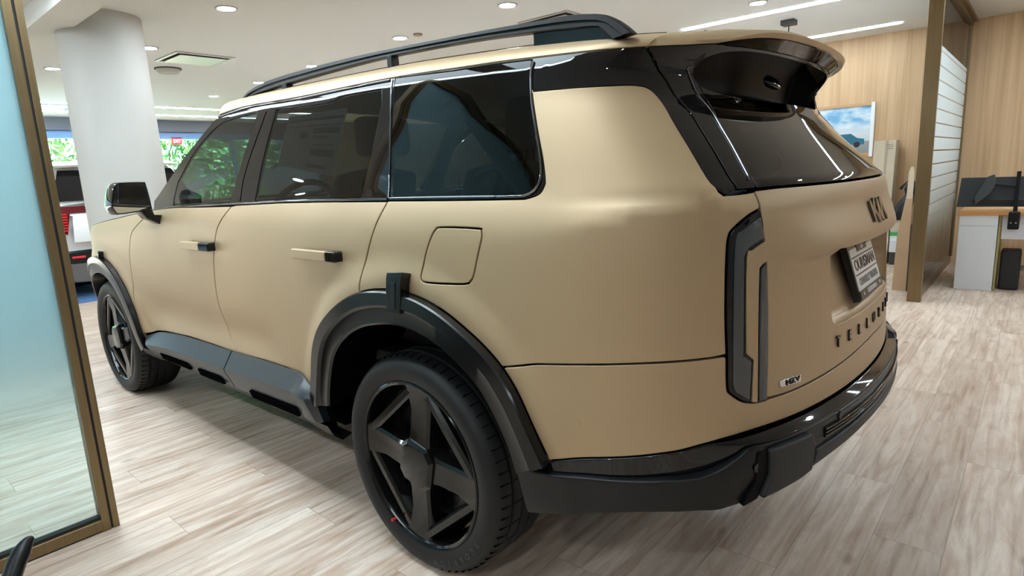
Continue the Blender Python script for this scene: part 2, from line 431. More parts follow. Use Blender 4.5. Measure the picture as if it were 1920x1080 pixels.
def area(p): return .5 * sum(a[0] * b[1] - b[0] * a[1] for a, b in zip(p, p[1:] + p[:1]))
def densify(poly, g):
    out = []
    for a, b in zip(poly, poly[1:] + poly[:1]):
        n = max(1, int(math.ceil(math.dist(a, b) / g)))
        for i in range(n): out.append((a[0] + (b[0] - a[0]) * i / n, a[1] + (b[1] - a[1]) * i / n))
    return out
def inset(poly, d):
    """move a ccw outline inwards by d"""
    out = []; n = len(poly)
    for i in range(n):
        a, b, c = Vector(poly[i - 1]), Vector(poly[i]), Vector(poly[(i + 1) % n])
        e1 = (b - a).normalized(); e2 = (c - b).normalized()
        n1 = Vector((-e1.y, e1.x)); n2 = Vector((-e2.y, e2.x)); m = n1 + n2
        if m.length < .2: m = n1
        m.normalize(); k = max(.45, m.dot(n1))
        out.append(tuple(b + m * d / k))
    return out
def inside(p, poly):
    x, y = p; c = False; j = len(poly) - 1
    for i in range(len(poly)):
        xi, yi = poly[i]; xj, yj = poly[j]
        if (yi > y) != (yj > y) and x < (xj - xi) * (y - yi) / (yj - yi) + xi: c = not c
        j = i
    return c
def patch(name, outline, mats, parent, off=0., thick=.012, holes=(), gap=.0025, grid=.03, r=.0025, mirror=False, fn=None, nf=None, label=None, both=True):
    """panel cut from the body surface: outline and holes in (s, v), lifted by off, with rounded edges and returned flanges"""
    fn = fn or PF; nf = nf or NF
    offf = off if callable(off) else (lambda s, v: off)
    loops = []
    o = clean(list(outline))
    if area(o) < 0: o.reverse()
    loops.append(inset(densify(o, grid * .6), gap + r))
    for h in holes:
        h = clean(list(h))
        if area(h) < 0: h.reverse()
        loops.append(list(reversed(inset(densify(h, grid * .6), -(gap + r)))))
    pts = []; edges = []
    for lp in loops:
        b = len(pts); pts += lp; edges += [(b + i, b + (i + 1) % len(lp)) for i in range(len(lp))]
    nb = len(pts)
    xs = [p[0] for p in loops[0]]; ys = [p[1] for p in loops[0]]
    # keep inner points clear of the outline
    cell = {}
    for q in pts: cell.setdefault((int(q[0] // grid), int(q[1] // grid)), []).append(q)
    i = 0; y = min(ys)
    while y < max(ys):
        x = min(xs) + (grid * .5 if i % 2 else 0.)
        while x < max(xs):
            q = (x, y)
            near = any((q[0] - k[0]) ** 2 + (q[1] - k[1]) ** 2 < (grid * .45) ** 2 for a in (-1, 0, 1) for b in (-1, 0, 1) for k in cell.get((int(x // grid) + a, int(y // grid) + b), ()))
            if not near and inside(q, loops[0]) and not any(inside(q, h) for h in loops[1:]): pts.append(q)
            x += grid
        y += grid * .87; i += 1
    res = delaunay_2d_cdt([Vector(p) for p in pts], edges, [], 0, 1e-7)
    P2 = [(v.x, v.y) for v in res[0]]
    tris = []
    for t in res[2]:
        c = (sum(P2[k][0] for k in t) / 3, sum(P2[k][1] for k in t) / 3)
        if inside(c, loops[0]) and not any(inside(c, h) for h in loops[1:]):
            a_ = (P2[t[1]][0] - P2[t[0]][0]) * (P2[t[2]][1] - P2[t[0]][1]) - (P2[t[2]][0] - P2[t[0]][0]) * (P2[t[1]][1] - P2[t[0]][1])
            tris.append(tuple(t) if a_ > 0 else tuple(reversed(t)))
    if callable(off):
        def surfp(s, v): return PO_(fn, nf, s, v, offf(s, v))
        def nrm(s, v):
            e = .002
            u = surfp(s + e, v) - surfp(s - e, v); w = surfp(s, v + e) - surfp(s, v - e)
            return u.cross(w).normalized()
    else:
        def surfp(s, v): return PO_(fn, nf, s, v, off)
        def nrm(s, v): return Vector(nf(s, v))
    V = [surfp(*q) for q in P2]; NN = [nrm(*q) for q in P2]
    mb = MB(); mb.add(V, tris, NN)
    for lp in loops:
        n = len(lp); q3 = [surfp(*q) for q in lp]; nn = [nrm(*q) for q in lp]
        rows = [[], [], [], []]; nr = [[], [], [], []]
        for i in range(n):
            t = (q3[(i + 1) % n] - q3[i - 1])
            if t.length < 1e-9: t = Vector((1, 0, 0))
            L = nn[i].cross(t.normalized()); L = -L if True else L
            L.normalize()
            p = q3[i]; m_ = (nn[i] + L).normalized()
            for k, (pos, no) in enumerate(((p, nn[i]), (p + L * r * .7 - nn[i] * r * .3, m_), (p + L * r - nn[i] * r, L), (p + L * r - nn[i] * max(thick, r * 1.5), L))):
                rows[k].append(pos); nr[k].append(no)
        vs = [p for rw in rows for p in rw]; ns = [p for rw in nr for p in rw]
        fs = []
        for k in range(3):
            for i in range(n):
                j = (i + 1) % n
                fs.append((k * n + i, (k + 1) * n + i, (k + 1) * n + j, k * n + j))
        mb.add(vs, fs, ns)
    out = [mb.build(name, mats, parent, label=label)]
    if mirror:
        m2 = MB(); m2.v = [(x, -y, z) for x, y, z in mb.v]; m2.f = [tuple(reversed(f)) for f in mb.f]; m2.mi = mb.mi
        m2.n = {k: (n[0], -n[1], n[2]) for k, n in mb.n.items()}
        out.append(m2.build(name, mats, parent, label=label))
    return out
def PO_(fn, nf, s, v, d):
    p = Vector(fn(s, v))
    return p + d * Vector(nf(s, v)) if d else p
def mirror_obj(o, parent=None):
    me = o.data.copy()
    for v in me.vertices: v.co.y = -v.co.y
    me.flip_normals(); me.update()
    c = o.copy(); c.data = me; COL.objects.link(c)
    if parent: c.parent = parent
    return c

# sculpting added to the body surface
AXR, AXF, HUBZ = 0., 2.97, .3675
def flare(s, v):
    x, y, z = P0(s, v)
    if v > -.12 or s > .45: return (0, 0, 0)
    d = 0.
    for cx, R in ((AXR, .59), (AXF, .53)):
        rr = math.hypot(x - cx, (z - HUBZ) * 1.0)
        d += .016 * (1 - smooth(R + .02, R + .11, rr)) * smooth(0., .2, rr)
    return (0, d * smooth(.45, .2, s) if s > .2 else d, 0)
def door_sculpt(s, v):
    """tucked lower doors above the side step"""
    if s > -.75 or s < -2.8: return (0, 0, 0)
    k = smooth(-.75, -1.0, s) * smooth(-2.8, -2.55, s)
    g = math.exp(-((v + .60) / .085) ** 2)
    w = smooth(-1.0, -1.3, s) * smooth(-2.75, -2.35, s)
    return (0, -.020 * g * w * k, 0)
def gate_step(s, v):
    if s < .83: return (0, 0, 0)
    k = smooth(.84, 1.1, s)
    u = v + .172
    d = .028 * (smooth(.12, .0, u) if u > 0 else smooth(-.022, 0., u)) * k
    return (-d, 0, 0)
def haunch(s, v):
    """the shoulder facet narrows as its lower edge climbs over the rear wheel to the tail"""
    if s < .02 or s > .80 or v > -.008 or v < -.16: return (0, 0, 0)
    c = -.10 + .075 * smooth(.20, .70, s)
    q = -.14 + (v + .16) / (c + .16) * .04 if v < c else -.10 + (v - c) / (-.008 - c) * .092
    k = smooth(.02, .35, s)
    eta = _look(TR_, SR, s)[1]
    return (0, (WID(BELT + q) - WID(BELT + v)) * k * eta, 0)
DISP += [flare, door_sculpt, gate_step, haunch]

car = empty('suv', (0, 0, 0), 'satin gold SUV with black wheels and black trim on the plank floor', 'car')
c0 = T['cut_front']; cf = T['cut_fender']; crr = T['cut_rear']
belt = T['belt']; arch = cr(T['arch_out'], 4); archin = cr(T['arch_in'], 4)
lamp_l = cr(T['lamp'][:9], 4) + T['lamp'][9:]
lampL = T['lamp']
k_lb = 6   # lamp point nearest the bumper seam
gcut = T['gate_cut']
beltq = [(-.366, -.0085), (-.1122, -.0089), (.0638, -.0082)] + cr([(.1968, -.0074), (.2396, .0031), (.2595, .0226), (.2675, .0423), (.2665, .1229), (.2442, .2694), (.231, .2885)], 4)
gp = cr([(.3855, .2900), (.515, .2912), (.6047, .293), (.635, .2922), (.6718, .2865), (.6984, .2663), (.7094, .2237), (.7058, .1106), (.6964, .0151)], 5) + [(.7037, -.0047), (.7226, -.0136)]
# rear wheel arch outline, back half and front half
ia = max(range(len(arch)), key=lambda i: arch[i][1])
i_seam = min(range(len(arch)), key=lambda i: math.dist(arch[i], (.1274, -.447)))
i_cut = min(range(len(arch)), key=lambda i: math.dist(arch[i], (-.4917, -.3063)))
seamb = [arch[i_seam]] + cr([(.2203, -.4294), (.3786, -.4075), (.5335, -.3935), (.7184, -.389)], 4)
qp = beltq + gp + [(.765, -.0135), (.806, -.0115), gcut[1], (.8195, -.0516)] + cr(lampL[0:7], 3) + list(reversed(seamb)) + list(reversed(arch[i_cut:i_seam])) + [(-.4917, -.3063)] + list(reversed(cr(crr, 3)))
patch('quarter_panel', qp, M['gold'], car, mirror=True, holes=[cr(T['fuel'], 3, True)])
patch('fuel_door', cr(T['fuel'], 3, True), M['gold'], car, grid=.02)
# rear bumper cover in body colour, across the whole tail
gb = cr([(.8324, -.5173), (.925, -.5183), (1.0791, -.5117), (1.2014, -.5053), (1.305, -.499), (1.4409, -.4935), (SR, -.491)], 4)
gt = cr([(.2641, -.6832), (.3791, -.6532), (.5276, -.6246), (.5889, -.6150), (.6474, -.6030), (.727, -.5932), (.8188, -.5875), (.9734, -.5855), (1.0836, -.5842), (1.196, -.5835), (1.3675, -.583), (SR, -.583)], 4)
bl = seamb + cr(lampL[6:13], 3)[1:] + gb[1:]
bb = list(reversed(gt)) + list(reversed(arch[i_seam:]))
patch('rear_bumper_cover', bl + mir(bl)[1:] + [(2 * SR - a, b) for a, b in reversed(bb)][1:] + bb[1:], M['gold'], car)
# doors
c_f = cr(c0, 3)
rd = c_f + [(-1.45, -.691), (-1.3025, -.686), (-1.10, -.682), (-1.0, -.687), (-.93, -.705), (-.88, -.735)] + [p for p in arch[:i_cut] if p[1] > -.725] + [(-.4917, -.3063)] + list(reversed(cr(crr, 3))) + [(-.7567, -.0099), (-1.049, -.0126), (-1.3947, -.0208)]
rear_door = patch('rear_door', rd, M['gold'], car, mirror=True)
fdp = cr([(-2.41, -.03)] + cf[:1] + cf[1:] , 3) + [(-2.66, -.755), (-2.55, -.728), (-2.4325, -.7141), (-2.0952, -.6962), (-1.75, -.694)] + list(reversed(c_f)) + [(-1.8217, -.0242), (-2.3781, -.0117)]
front_door = patch('front_door', fdp, M['gold'], car, mirror=True)
# front arch (the rear one turned round the front hub)
def farch(R, a0, a1, n=26):
    out = []
    for i in range(n):
        a = math.radians(a0 + (a1 - a0) * i / (n - 1)); out.append((AXF + R * math.cos(a), HUBZ + R * math.sin(a)))
    return out
def to_sv(x, z):
    s = -(x + .3); 
    if x > XFS:   # round the front corner: find s with that x
        lo, hi = -(XFS + .3), -(XFS + .3 + SF)
        for _ in range(40):
            m_ = (lo + hi) / 2
            if P0(m_, z - BELT)[0] < x: lo = m_
            else: hi = m_
        s = lo
    v = z - BELT
    for _ in range(4): v += z - P0(s, v)[2]
    return (s, v)
fo = [to_sv(*p) for p in farch(.535, 178, 12)]; fi = [to_sv(*p) for p in farch(.43, 182, 8)]
he = cr([(-2.41, -.012), (-2.7, -.016), (-3.1, -.025), (-3.5, -.04), (-3.8, -.06), (-4.1, -.075)], 4)
SFE = -(XFS + .3 + SF)
fe = list(reversed(cr(cf, 3))) + [(-2.43, -.022)] + he + [(-4.55, -.08), (-4.55, -.72), (-4.0, -.74)] + [p for p in reversed(fo) if p[1] > -.80]
patch('front_fender', fe, M['gold'], car, mirror=True)
fb = MB(); rows = []
for k in range(13):
    v = -.78 + .70 * k / 12
    a = PF(-4.53, v); rows.append([(a[0] + (.06 if 2 < k < 11 else .03) * (1 - (2 * j / 12 - 1) ** 2) - .02 * abs(k / 12 - .5), a[1] * (1 - 2 * j / 12), a[2]) for j in range(13)])
fb.loft(rows).build('front_grille', M['satin'], car, 60)
# bonnet
hd = MB(); rows = []
hl = [PO(a, b, 0) for a, b in resample(he, 14)]
for p in hl:
    rows.append([(p.x - .0 + (.10 if p.x > 3.4 else .05) * (1 - (1 - 2 * j / 16) ** 2), p.y * (1 - 2 * j / 16), p.z + .045 * (1 - (1 - 2 * j / 16) ** 4)) for j in range(17)])
hd.loft(rows).build('bonnet', M['gold'], car, 40)
# gloss black greenhouse frame and side windows
wr = cr(T['win_r'][:4], 3) + cr(T['win_r'][4:8], 3) + [(-.5204, .003), (-.762, .0015), (-1.0549, -.0022), (-1.2451, -.0047)] + T['win_r'][12:]
wf = [(-2.10, -.0039)] + cr([(-2.07, .085), (-1.9098, .2182), (-1.7519, .2941), (-1.6602, .3222), (-1.5924, .3301), (-1.3259, .3389)], 4) + T['win_f'][7:9] + [(-1.4704, -.0063), (-1.6497, -.007)]
qg = T['quarter_glass']; wq = [qg[0], qg[1]] + cr([(.1949, .3785), (.2255, .3129), (.2408, .2273), (.2521, .1438), (.2514, .0707), (.239, .035), (.2056, .0096), (.1697, .0044)], 3) + [qg[10], qg[11]] + qg[12:]
top = cr([(-1.6947, .3649), (-1.55, .3735), (-1.409, .3752), (-1.1396, .3723), (-.9619, .3715), (-.7122, .3752), (-.439, .380), (-.1368, .3818), (.0937, .3845), (.3341, .3880), (.4512, .3897), (.5641, .3930), (.6075, .3947)], 3)
sd = cr([(.6075, .3947), (.7307, .3236), (.7854, .2298), (.7834, .1342), (.7546, -.0046)], 4)
fr_ = [(-2.42, -.0137)] + list(reversed(cr([(-1.6947, .3649), (-1.8301, .2999), (-2.0206, .2053), (-2.2113, .0898), (-2.36, .005)], 3)))
fr_ = fr_ + top[1:] + sd[1:] + list(reversed(gp)) + list(reversed(beltq)) + [(-.7567, -.0099), (-1.049, -.0126), (-1.3947, -.0208), (-1.8217, -.0242)]
patch('window_frame', fr_, M['gloss'], car, off=-.003, holes=[wf, wr, wq], mirror=True, gap=.0015)
for nm, w, gm in (('front_door_window', wf, 'frontglass'), ('rear_door_window', wr, 'sideglass'), ('rear_quarter_window', wq, 'sideglass')):
    patch(nm, w, M[gm], car, off=-.005 if nm != 'rear_quarter_window' else -.002, thick=.002, gap=.001, r=.001, mirror=True)
# price sheet behind the rear door glass, and the pull strap
stk = [(-1.0797, .3066), (-.6841, .3066), (-.7164, .0782), (-1.1134, .1286)]
sheet = patch('window_sticker', stk, mat('sticker_paper', (.62, .64, .60), .7), car, off=-.014, thick=.001, gap=0, r=.0005)[0]
stp = mat('sticker_print', (.22, .23, .22), .7)
def stq(a, b): return tuple(sum(w_ * q[k] for w_, q in zip(((1 - a) * (1 - b), a * (1 - b), a * b, (1 - a) * b), stk)) for k in (0, 1))
for a0, a1, b0, b1 in ((.04, .97, .10, .13), (.06, .97, .21, .235), (.30, .44, .33, .45), (.52, .96, .27, .36), (.54, .80, .40, .44), (.56, .92, .54, .56), (.55, .93, .62, .73), (.52, .86, .87, .93)):
    patch('printed_block', [stq(a0, b0), stq(a1, b0), stq(a1, b1), stq(a0, b1)], stp, sheet, off=-.0128, thick=.0004, gap=0, r=.0002)
# pillar seams and bright edge lines
def seam(name, pts, m, off, w=.0022, mirror=True, n=5):
    pp = resample(cr(pts, n), max(8, len(pts) * n)); mb = MB()
    mb.tube([PO(a, b, off) for a, b in pp], w, 6)
    o = mb.build(name, m, car, 60)
    if mirror: mirror_obj(o, car)
    return o
seam('pillar_seam', T['bsplit'], M['void'], -.003, .0018)
seam('pillar_seam', [(-.4405, .372), (-.3965, .1728), (-.3675, -.002)], M['chrome'], -.001, .003)
seam('window_moulding', [(.2085, .372), (.2285, .3129), (.2445, .2273), (.2565, .1438), (.2575, .0707), (.246, .032), (.21, .0036), (.16, -.0012), (-.0556, -.0014), (-.36, -.002)], M['chrome'], -.001, .0038)
seam('belt_moulding', [(-.372, -.004), (-.762, -.005), (-1.0549, -.008), (-1.3947, -.0145), (-1.8217, -.017), (-2.2, -.0137)], M['chrome'], -.001, .0042)
seam('drip_moulding', [(-1.70, .352), (-1.409, .3665), (-1.1396, .364), (-.9619, .363), (-.7122, .367), (-.45, .3715)], M['chrome'], -.0005, .0035)
# roof: side rail panels and the crown
rf = MB(); rows = []; nrm_ = []
srow = resample(top, 46)
for a, b in srow:
    row = []; nr = []
    for j in range(15):
        f = j / 14; v = b + (.485 - b) * (f ** .9)
        v = min(v, .4848)
        row.append(PO(a, v, 0)); nr.append(Vector(NF(a, min(v, .478))))
    c = Vector((row[-1].x, 0, row[-1].z + .001)); row.append(c); nr.append(Vector((0, 0, 1)))
    full = row + [Vector((p.x, -p.y, p.z)) for p in reversed(row[:-1])]
    fn_ = nr + [Vector((n.x, -n.y, n.z)) for n in reversed(nr[:-1])]
    rows.append(full); nrm_.append(fn_)
n_ = len(rows[0]); fs = [(i * n_ + j, (i + 1) * n_ + j, (i + 1) * n_ + j + 1, i * n_ + j + 1) for i in range(len(rows) - 1) for j in range(n_ - 1)]
rf.add([p for r_ in rows for p in r_], fs, [p for r_ in nrm_ for p in r_]).build('roof', M['gold'], car)
# edge flange of the roof panel down into the frame
fl = MB(); fl.loft([[PO(a, b, 0) for a, b in srow], [PO(a, b - .006, -.012) for a, b in srow]])
o = fl.build('roof_flange', M['gold'], car, 60); mirror_obj(o, car)
# windscreen
ws = MB(); rows = []
ao = resample(cr([(-1.6947, .3649), (-1.8301, .2999), (-2.0206, .2053), (-2.2113, .0898), (-2.36, .0)], 3), 10)
for a, b in ao:
    p = PO(a, b, -.004); rows.append([(p.x + .22 * (1 - (1 - 2 * j / 16) ** 2), p.y * (1 - 2 * j / 16), p.z + .01 * (1 - (1 - 2 * j / 16) ** 2)) for j in range(17)])
ws.loft(rows).build('windscreen', M['frontglass'], car, 60)
# tailgate
tg_l = [(SR, -.0075), (1.3092, -.0075), (1.0505, -.0068), (.894, -.006), (.806, -.0085)] + gcut[1:2] + cr(gcut[2:], 3) + gb[1:]
rec = [(1.1298, -.182), (1.1330, -.27)] + cr([(1.1348, -.3485), (1.1432, -.374), (1.1676, -.3861), (1.2202, -.3893)], 4) + [(1.37, -.3888), (SR, -.388)]
recf = rec + mir(rec)[1:]
patch('tailgate', tg_l + mir(tg_l)[1:-1], M['gold'], car, holes=[recf], gap=.0028, grid=.025)
def rec_off(s, v):
    t = (v + .389) / .207
    d = .030 + .040 * smooth(.10, 1.0, t)
    e = smooth(1.128, 1.150, s) if s < SR else smooth(1.128, 1.150, 2 * SR - s)
    return -d * e * smooth(-.390, -.362, v) - .003
patch('plate_recess', inset(clean(recf), 0), M['gold'], car, off=rec_off, thick=.004, gap=-.004, grid=.018)
patch('recess_lip', [(1.16, -.1825), (SR, -.1825), (2 * SR - 1.16, -.1825), (2 * SR - 1.16, -.176), (1.16, -.176)], M['gold'], car, off=.0, thick=.06, gap=0)
# lamp clusters
for sgn in (False, True):
    F = (lambda L: mir(L)) if sgn else (lambda L: L)
    lp = empty('tail_lamp'); lp.parent = car
    base = cr(lampL[0:10], 3) + lampL[10:12] + [(.8300, -.5195)] + [(a - .0035, b) for a, b in reversed(cr(gcut[2:], 3))] + [(.8320, -.09)]
    patch('lamp_housing', F(base), M['gloss'], lp, off=.004, thick=.016, gap=.002, grid=.02)
    la = [(.8167, -.0697)] + cr([(.7612, -.0981), (.7449, -.1225), (.7361, -.2843), (.7302, -.4152), (.7311, -.4719), (.7496, -.4902), (.7754, -.5086)], 3) + [(.7851, -.4104), (.761, -.3931), (.7665, -.26)] + cr([(.7698, -.1598), (.7834, -.1399), (.832, -.1200)], 3)
    patch('outer_lens', F(la), M['lens'], lp, off=.008, thick=.006, gap=.001, grid=.02)
    gs = [(.8357, -.1264)] + cr([(.8320, -.127), (.7907, -.1449), (.7762, -.1638), (.7682, -.3896)], 3) + [(.7892, -.41), (.7792, -.5137), (.7985, -.5176)] + [(.8145, -.19), (.8237, -.1818), (.8395, -.1766)]
    patch('lamp_divider', F(gs), M['gold'], lp, off=.0095, thick=.008, gap=.0012, grid=.02, r=.003)
    lb = [(.818, -.1924), (.8269, -.1847), (.8395, -.1801), (.8420, -.299), (.8358, -.4334), (.8295, -.5165), (.8025, -.5159)]
    patch('inner_lens', F(lb), M['lens'], lp, off=.008, thick=.006, gap=.001, grid=.02)
# tailgate glass and its gloss black surround
gl_l = cr([(.8155, -.0037), (.8364, .041), (.8714, .1544), (.8988, .2549), (.8837, .3016)], 4)
tu = cr([(.8837, .3016), (.9162, .291), (.9662, .2823), (1.0778, .2711), (1.197, .2675), (1.3274, .267), (SR, .267)], 3)
rgl = gl_l + tu[1:]
bot = [(SR, -.0045), (1.3092, -.0045), (1.0505, -.0038), (.894, -.0026)]
patch('tailgate_window', rgl + mir(rgl)[1:] + [(2 * SR - a, b) for a, b in reversed(bot)] + bot[1:], M['rearglass'], car, off=-.002, thick=.003, gap=.001, r=.001)
edge_l = [(.6075, .3947), (.6684, .3974), (.7368, .4017), (.7964, .4067), (.842, .4106)]
hol = cr([(.852, .3429), (.8490, .3547), (.8570, .3652), (.8920, .3810), (.9762, .3930), (1.1073, .397), (1.2984, .397), (SR, .397)], 4)   # top edge of the hollow under the spoiler
lft = list(reversed(sd)) + edge_l[1:] + [(.90, .4085), (.98, .410), (1.1, .411), (1.3, .411), (SR, .411)] + list(reversed(hol)) + [(.853, .33)] + list(reversed(gl_l))[:1] + list(reversed(gl_l))[1:]
patch('tailgate_frame', lft, M['gloss'], car, off=-.001, mirror=True, gap=.0018)
cav_f = hol + mir(hol)[1:] + [(2 * SR - a, b) for a, b in tu] + list(reversed(tu))[1:]
def cav_off(s, v):
    q = min(s, 2 * SR - s)
    return -.004 - .10 * smooth(.855, .93, q) * smooth(.262, .315, v) * smooth(.41, .385, v)
patch('spoiler_hollow', cav_f, M['cavity'], car, off=cav_off, thick=.004, gap=-.002, grid=.022, r=.001)  # black trim, coloured darker still for the shade under the spoiler
for sgn in (1, -1):
    mb = MB(); mb.tube([PO(a, b, .001) if sgn > 0 else Vector((1, -1, 1)) * PO(a, b, .001) for a, b in cr([(.805, .018), (.8203, .0319), (.8597, .1437), (.8747, .2315), (.8396, .3229), (.8200, .345), (.832, .352)], 4)], .0022, 6)
    mb.build('glass_edge_trim', M['chrome'], car, 60)
# spoiler
EE = PO(.842, .4106, .0)
def E_low(t):     # trailing edge, t runs -1..1 across the car
    a = abs(t)
    return Vector((-.928 + (EE.x + .928) * (.45 * a ** 2 + .55 * a ** 7), EE.y * t, 1.614 + (EE.z - 1.614) * (.3 * a ** 2 + .7 * a ** 6)))
sp = MB(); gl_ = MB(); NT_ = 48
def across(p, t): return Vector((p.x, math.copysign(p.y, t) if t else 0., p.z))
rt = []; md_ = []
ye = PO(.6075, .3947, 0).y
for i in range(NT_ + 1):
    t = -1 + 2 * i / NT_
    # find the height on the roof end row with this share of the width
    lo, hi = .3947, .4848
    for _ in range(30):
        m_ = (lo + hi) / 2
        if PO(.6075, m_, 0).y > ye * abs(t): lo = m_
        else: hi = m_
    p = PO(.6075, lo, 0); rt.append(Vector((p.x, ye * t, p.z)))
rows = [[], [], [], [], []]; und = [[], [], [], []]
for i in range(NT_ + 1):
    t = -1 + 2 * i / NT_; R0 = rt[i]; E1 = E_low(t); a = abs(t)
    th = .026 * (1 - .95 * a ** 5)
    top_ = E1 + Vector((.012 * (1 - a ** 5), 0, th)); mid = (R0 + top_) / 2 + Vector((0, 0, .006 * (1 - a ** 4)))
    if a > .93: mid = mid.lerp(across(PO(.7368, .4017, 0), t), (a - .93) / .07)
    lip = E1 + Vector((-.006 * (1 - a ** 5), 0, th * .55))
    for r_, q in zip(rows, (R0, mid, top_, lip, E1)): r_.append(q)
    # underside of the lip, back to the top edge of the hollow
    s_ = .842 + (SR - .842) * (1 - a); g = across(PO(s_, .4106 + .0004 * (1 - a), -.0005), t)
    k = smooth(1., .9, a); q1 = E1 + Vector((.012, 0, .0015)) * k; q2 = E1.lerp(g, .5) + Vector((0, 0, .006)) * k
    for r_, q in zip(und, (E1, q1, q2, g)): r_.append(q)
spo = empty('rear_spoiler'); spo.parent = car
sf = MB(); sf.loft([[PO(a, b, 0) for a, b in resample(edge_l, 12)], [PO(a, b - .006, -.010) for a, b in resample(edge_l, 12)]]); o = sf.build('spoiler_flange', M['gold'], spo, 60); mirror_obj(o, spo)
sp.loft(rows).build('spoiler_top', M['gold'], spo, 50)
gl_.loft(und).build('spoiler_underside', M['gloss'], spo, 40)
cam_ = MB(); rows = []
for k in range(7):
    b_ = math.pi / 2 * k / 6; rows.append([(-.790 - .030 * math.sin(b_), .06 + .060 * math.cos(b_) * math.cos(2 * math.pi * j / 20), 1.535 - .018 * math.sin(b_) + .020 * math.cos(b_) * math.sin(2 * math.pi * j / 20)) for j in range(20)])
cam_.loft(rows, True).build('camera_pod', M['gloss'], spo, 60)

M['gloss_clad'] = mat('satin_gloss_cladding', (.005, .0053, .0057), .2, 0, .08, .08, .35)
# lower tail: gloss band, dark bumper, pods
gl1 = cr([(.272, -.7138), (.4332, -.6934), (.5506, -.6801), (.6354, -.672), (.688, -.652), (.728, -.629), (.7604, -.6114), (.8539, -.6088), (.9876, -.6065), (1.1877, -.605), (SR, -.604)], 4)
band = list(gt) + mir(gt)[1:] + [(2 * SR - a, b) for a, b in gl1] + list(reversed(gl1))[1:]
def band_off(s, v):
    q = min(s, 2 * SR - s)
    return .003 + .033 * smooth(-.584, -.607, v) * smooth(.62, .84, q)
patch('bumper_gloss_band', band, M['gloss'], car, off=band_off, gap=.001, thick=.03, r=.004, grid=.022)
bbot = cr([(.1745, -.8700), (.3306, -.822), (.4834, -.7824), (.618, -.7714), (.6816, -.7752), (.7235, -.7702), (.8372, -.7543), (.9429, -.7461), (1.0978, -.733), (1.2255, -.722), (SR, -.715)], 4)
gl2 = [(.1545, -.72)] + gl1
low = gl2 + [(2 * SR - a, b) for a, b in reversed(gl2)][1:] + [(2 * SR - a, b) for a, b in bbot] + list(reversed(bbot))[1:]
def low_off(s, v):
    q = min(s, 2 * SR - s)
    return .012 + .014 * smooth(.45, .8, q) + .010 * smooth(-.78, -.66, v)
patch('lower_bumper', low, M['satin'], car, off=low_off, gap=.001, thick=.05, r=.006, grid=.025)
for sgn in (False, True):
    F = mir if sgn else (lambda L: L)
    pod = patch('bumper_pod', F([(.800, -.6225), (.9460, -.6180), (.9640, -.6500), (.9625, -.7226), (.9181, -.7335), (.780, -.7500), (.806, -.690)]), M['matte'], car, off=.052, thick=.05, gap=.0, r=.009, grid=.02)[0]
    patch('pod_side', F([(.770, -.6260), (.803, -.6300), (.808, -.690), (.782, -.752), (.735, -.7660), (.771, -.700)]), M['cavity'], pod, off=.040, thick=.03, gap=.0, r=.004, grid=.02)
skl = [(.9789, -.6765), (1.0518, -.672), (1.1659, -.668), (1.2968, -.664), (SR, -.662)]
skb = [(SR, -.700), (1.2968, -.700), (1.1715, -.706), (1.0559, -.712), (.962, -.7200)]
patch('skid_trim', skl + mir(skl)[1:] + [(2 * SR - a, b) for a, b in reversed(skb)][:-1] + skb, M['matte'], car, off=.046, thick=.04, r=.008, gap=0, grid=.02)
for dv in (-.632, -.642, -.652):
    mb = MB(); mb.tube([PO(1.02 + (2 * SR - 2.04) * i / 40, dv, low_off(1.3, dv) + .003) for i in range(41)], .0035, 6)
    mb.build('bumper_grille_bar', M['gloss'], car, 60)
def disc(name, s, v, off, r, m, parent, depth=.004):
    c = PO(s, v, off); n = Vector(NF(s, v)); mb = MB(); mb.cyl(c - n * depth, c + n * depth, r, 20); return mb.build(name, m, parent, 40)
for f in (lambda s: s, lambda s: 2 * SR - s):
    disc('parking_sensor', f(.7748), -.6656, low_off(.7748, -.6656), .013, M['gloss'], car)
    disc('parking_sensor', f(.3396), -.5663, .0, .012, M['gold'], car, .0015)
    disc('parking_sensor', f(1.10), -.618, low_off(1.1, -.618), .011, M['satin'], car)
# wheel-arch cladding and wells
def cladding(out, inn, hub, name='arch_cladding'):
    n = 60; A = resample(out, n); B = resample(inn, n); mb = MB(); rows = []
    prof = ((0., .002), (.0, .026), (.04, .031), (.40, .033), (.46, .026), (.50, .0235), (.93, .026), (1.0, .020), (1.0, -.05))
    for f, d in prof:
        rows.append([PO(a[0] + (b[0] - a[0]) * f, a[1] + (b[1] - a[1]) * f, d) for a, b in zip(A, B)])
    mb.loft(rows)
    for e in (0, n - 1): mb.add([r_[e] for r_ in rows], [tuple(range(len(rows)))])
    o = mb.build(name, M['gloss_clad'], car, 35); mirror_obj(o, car)
    w = MB(); r1 = [PO(b[0], b[1], .018) for b in B]
    w.loft([r1, [Vector((p.x, .50, p.z)) for p in r1]]); w.add([Vector((p.x, .50, p.z)) for p in r1] + [Vector((r1[0].x, .5, .42)), Vector((r1[-1].x, .5, .42))], [tuple(list(range(n)) + [n + 1, n])])
    o = w.build('wheel_well', M['void'], car, 60); mirror_obj(o, car)
cladding(arch, archin, AXR)
cladding(fo, fi, AXF)
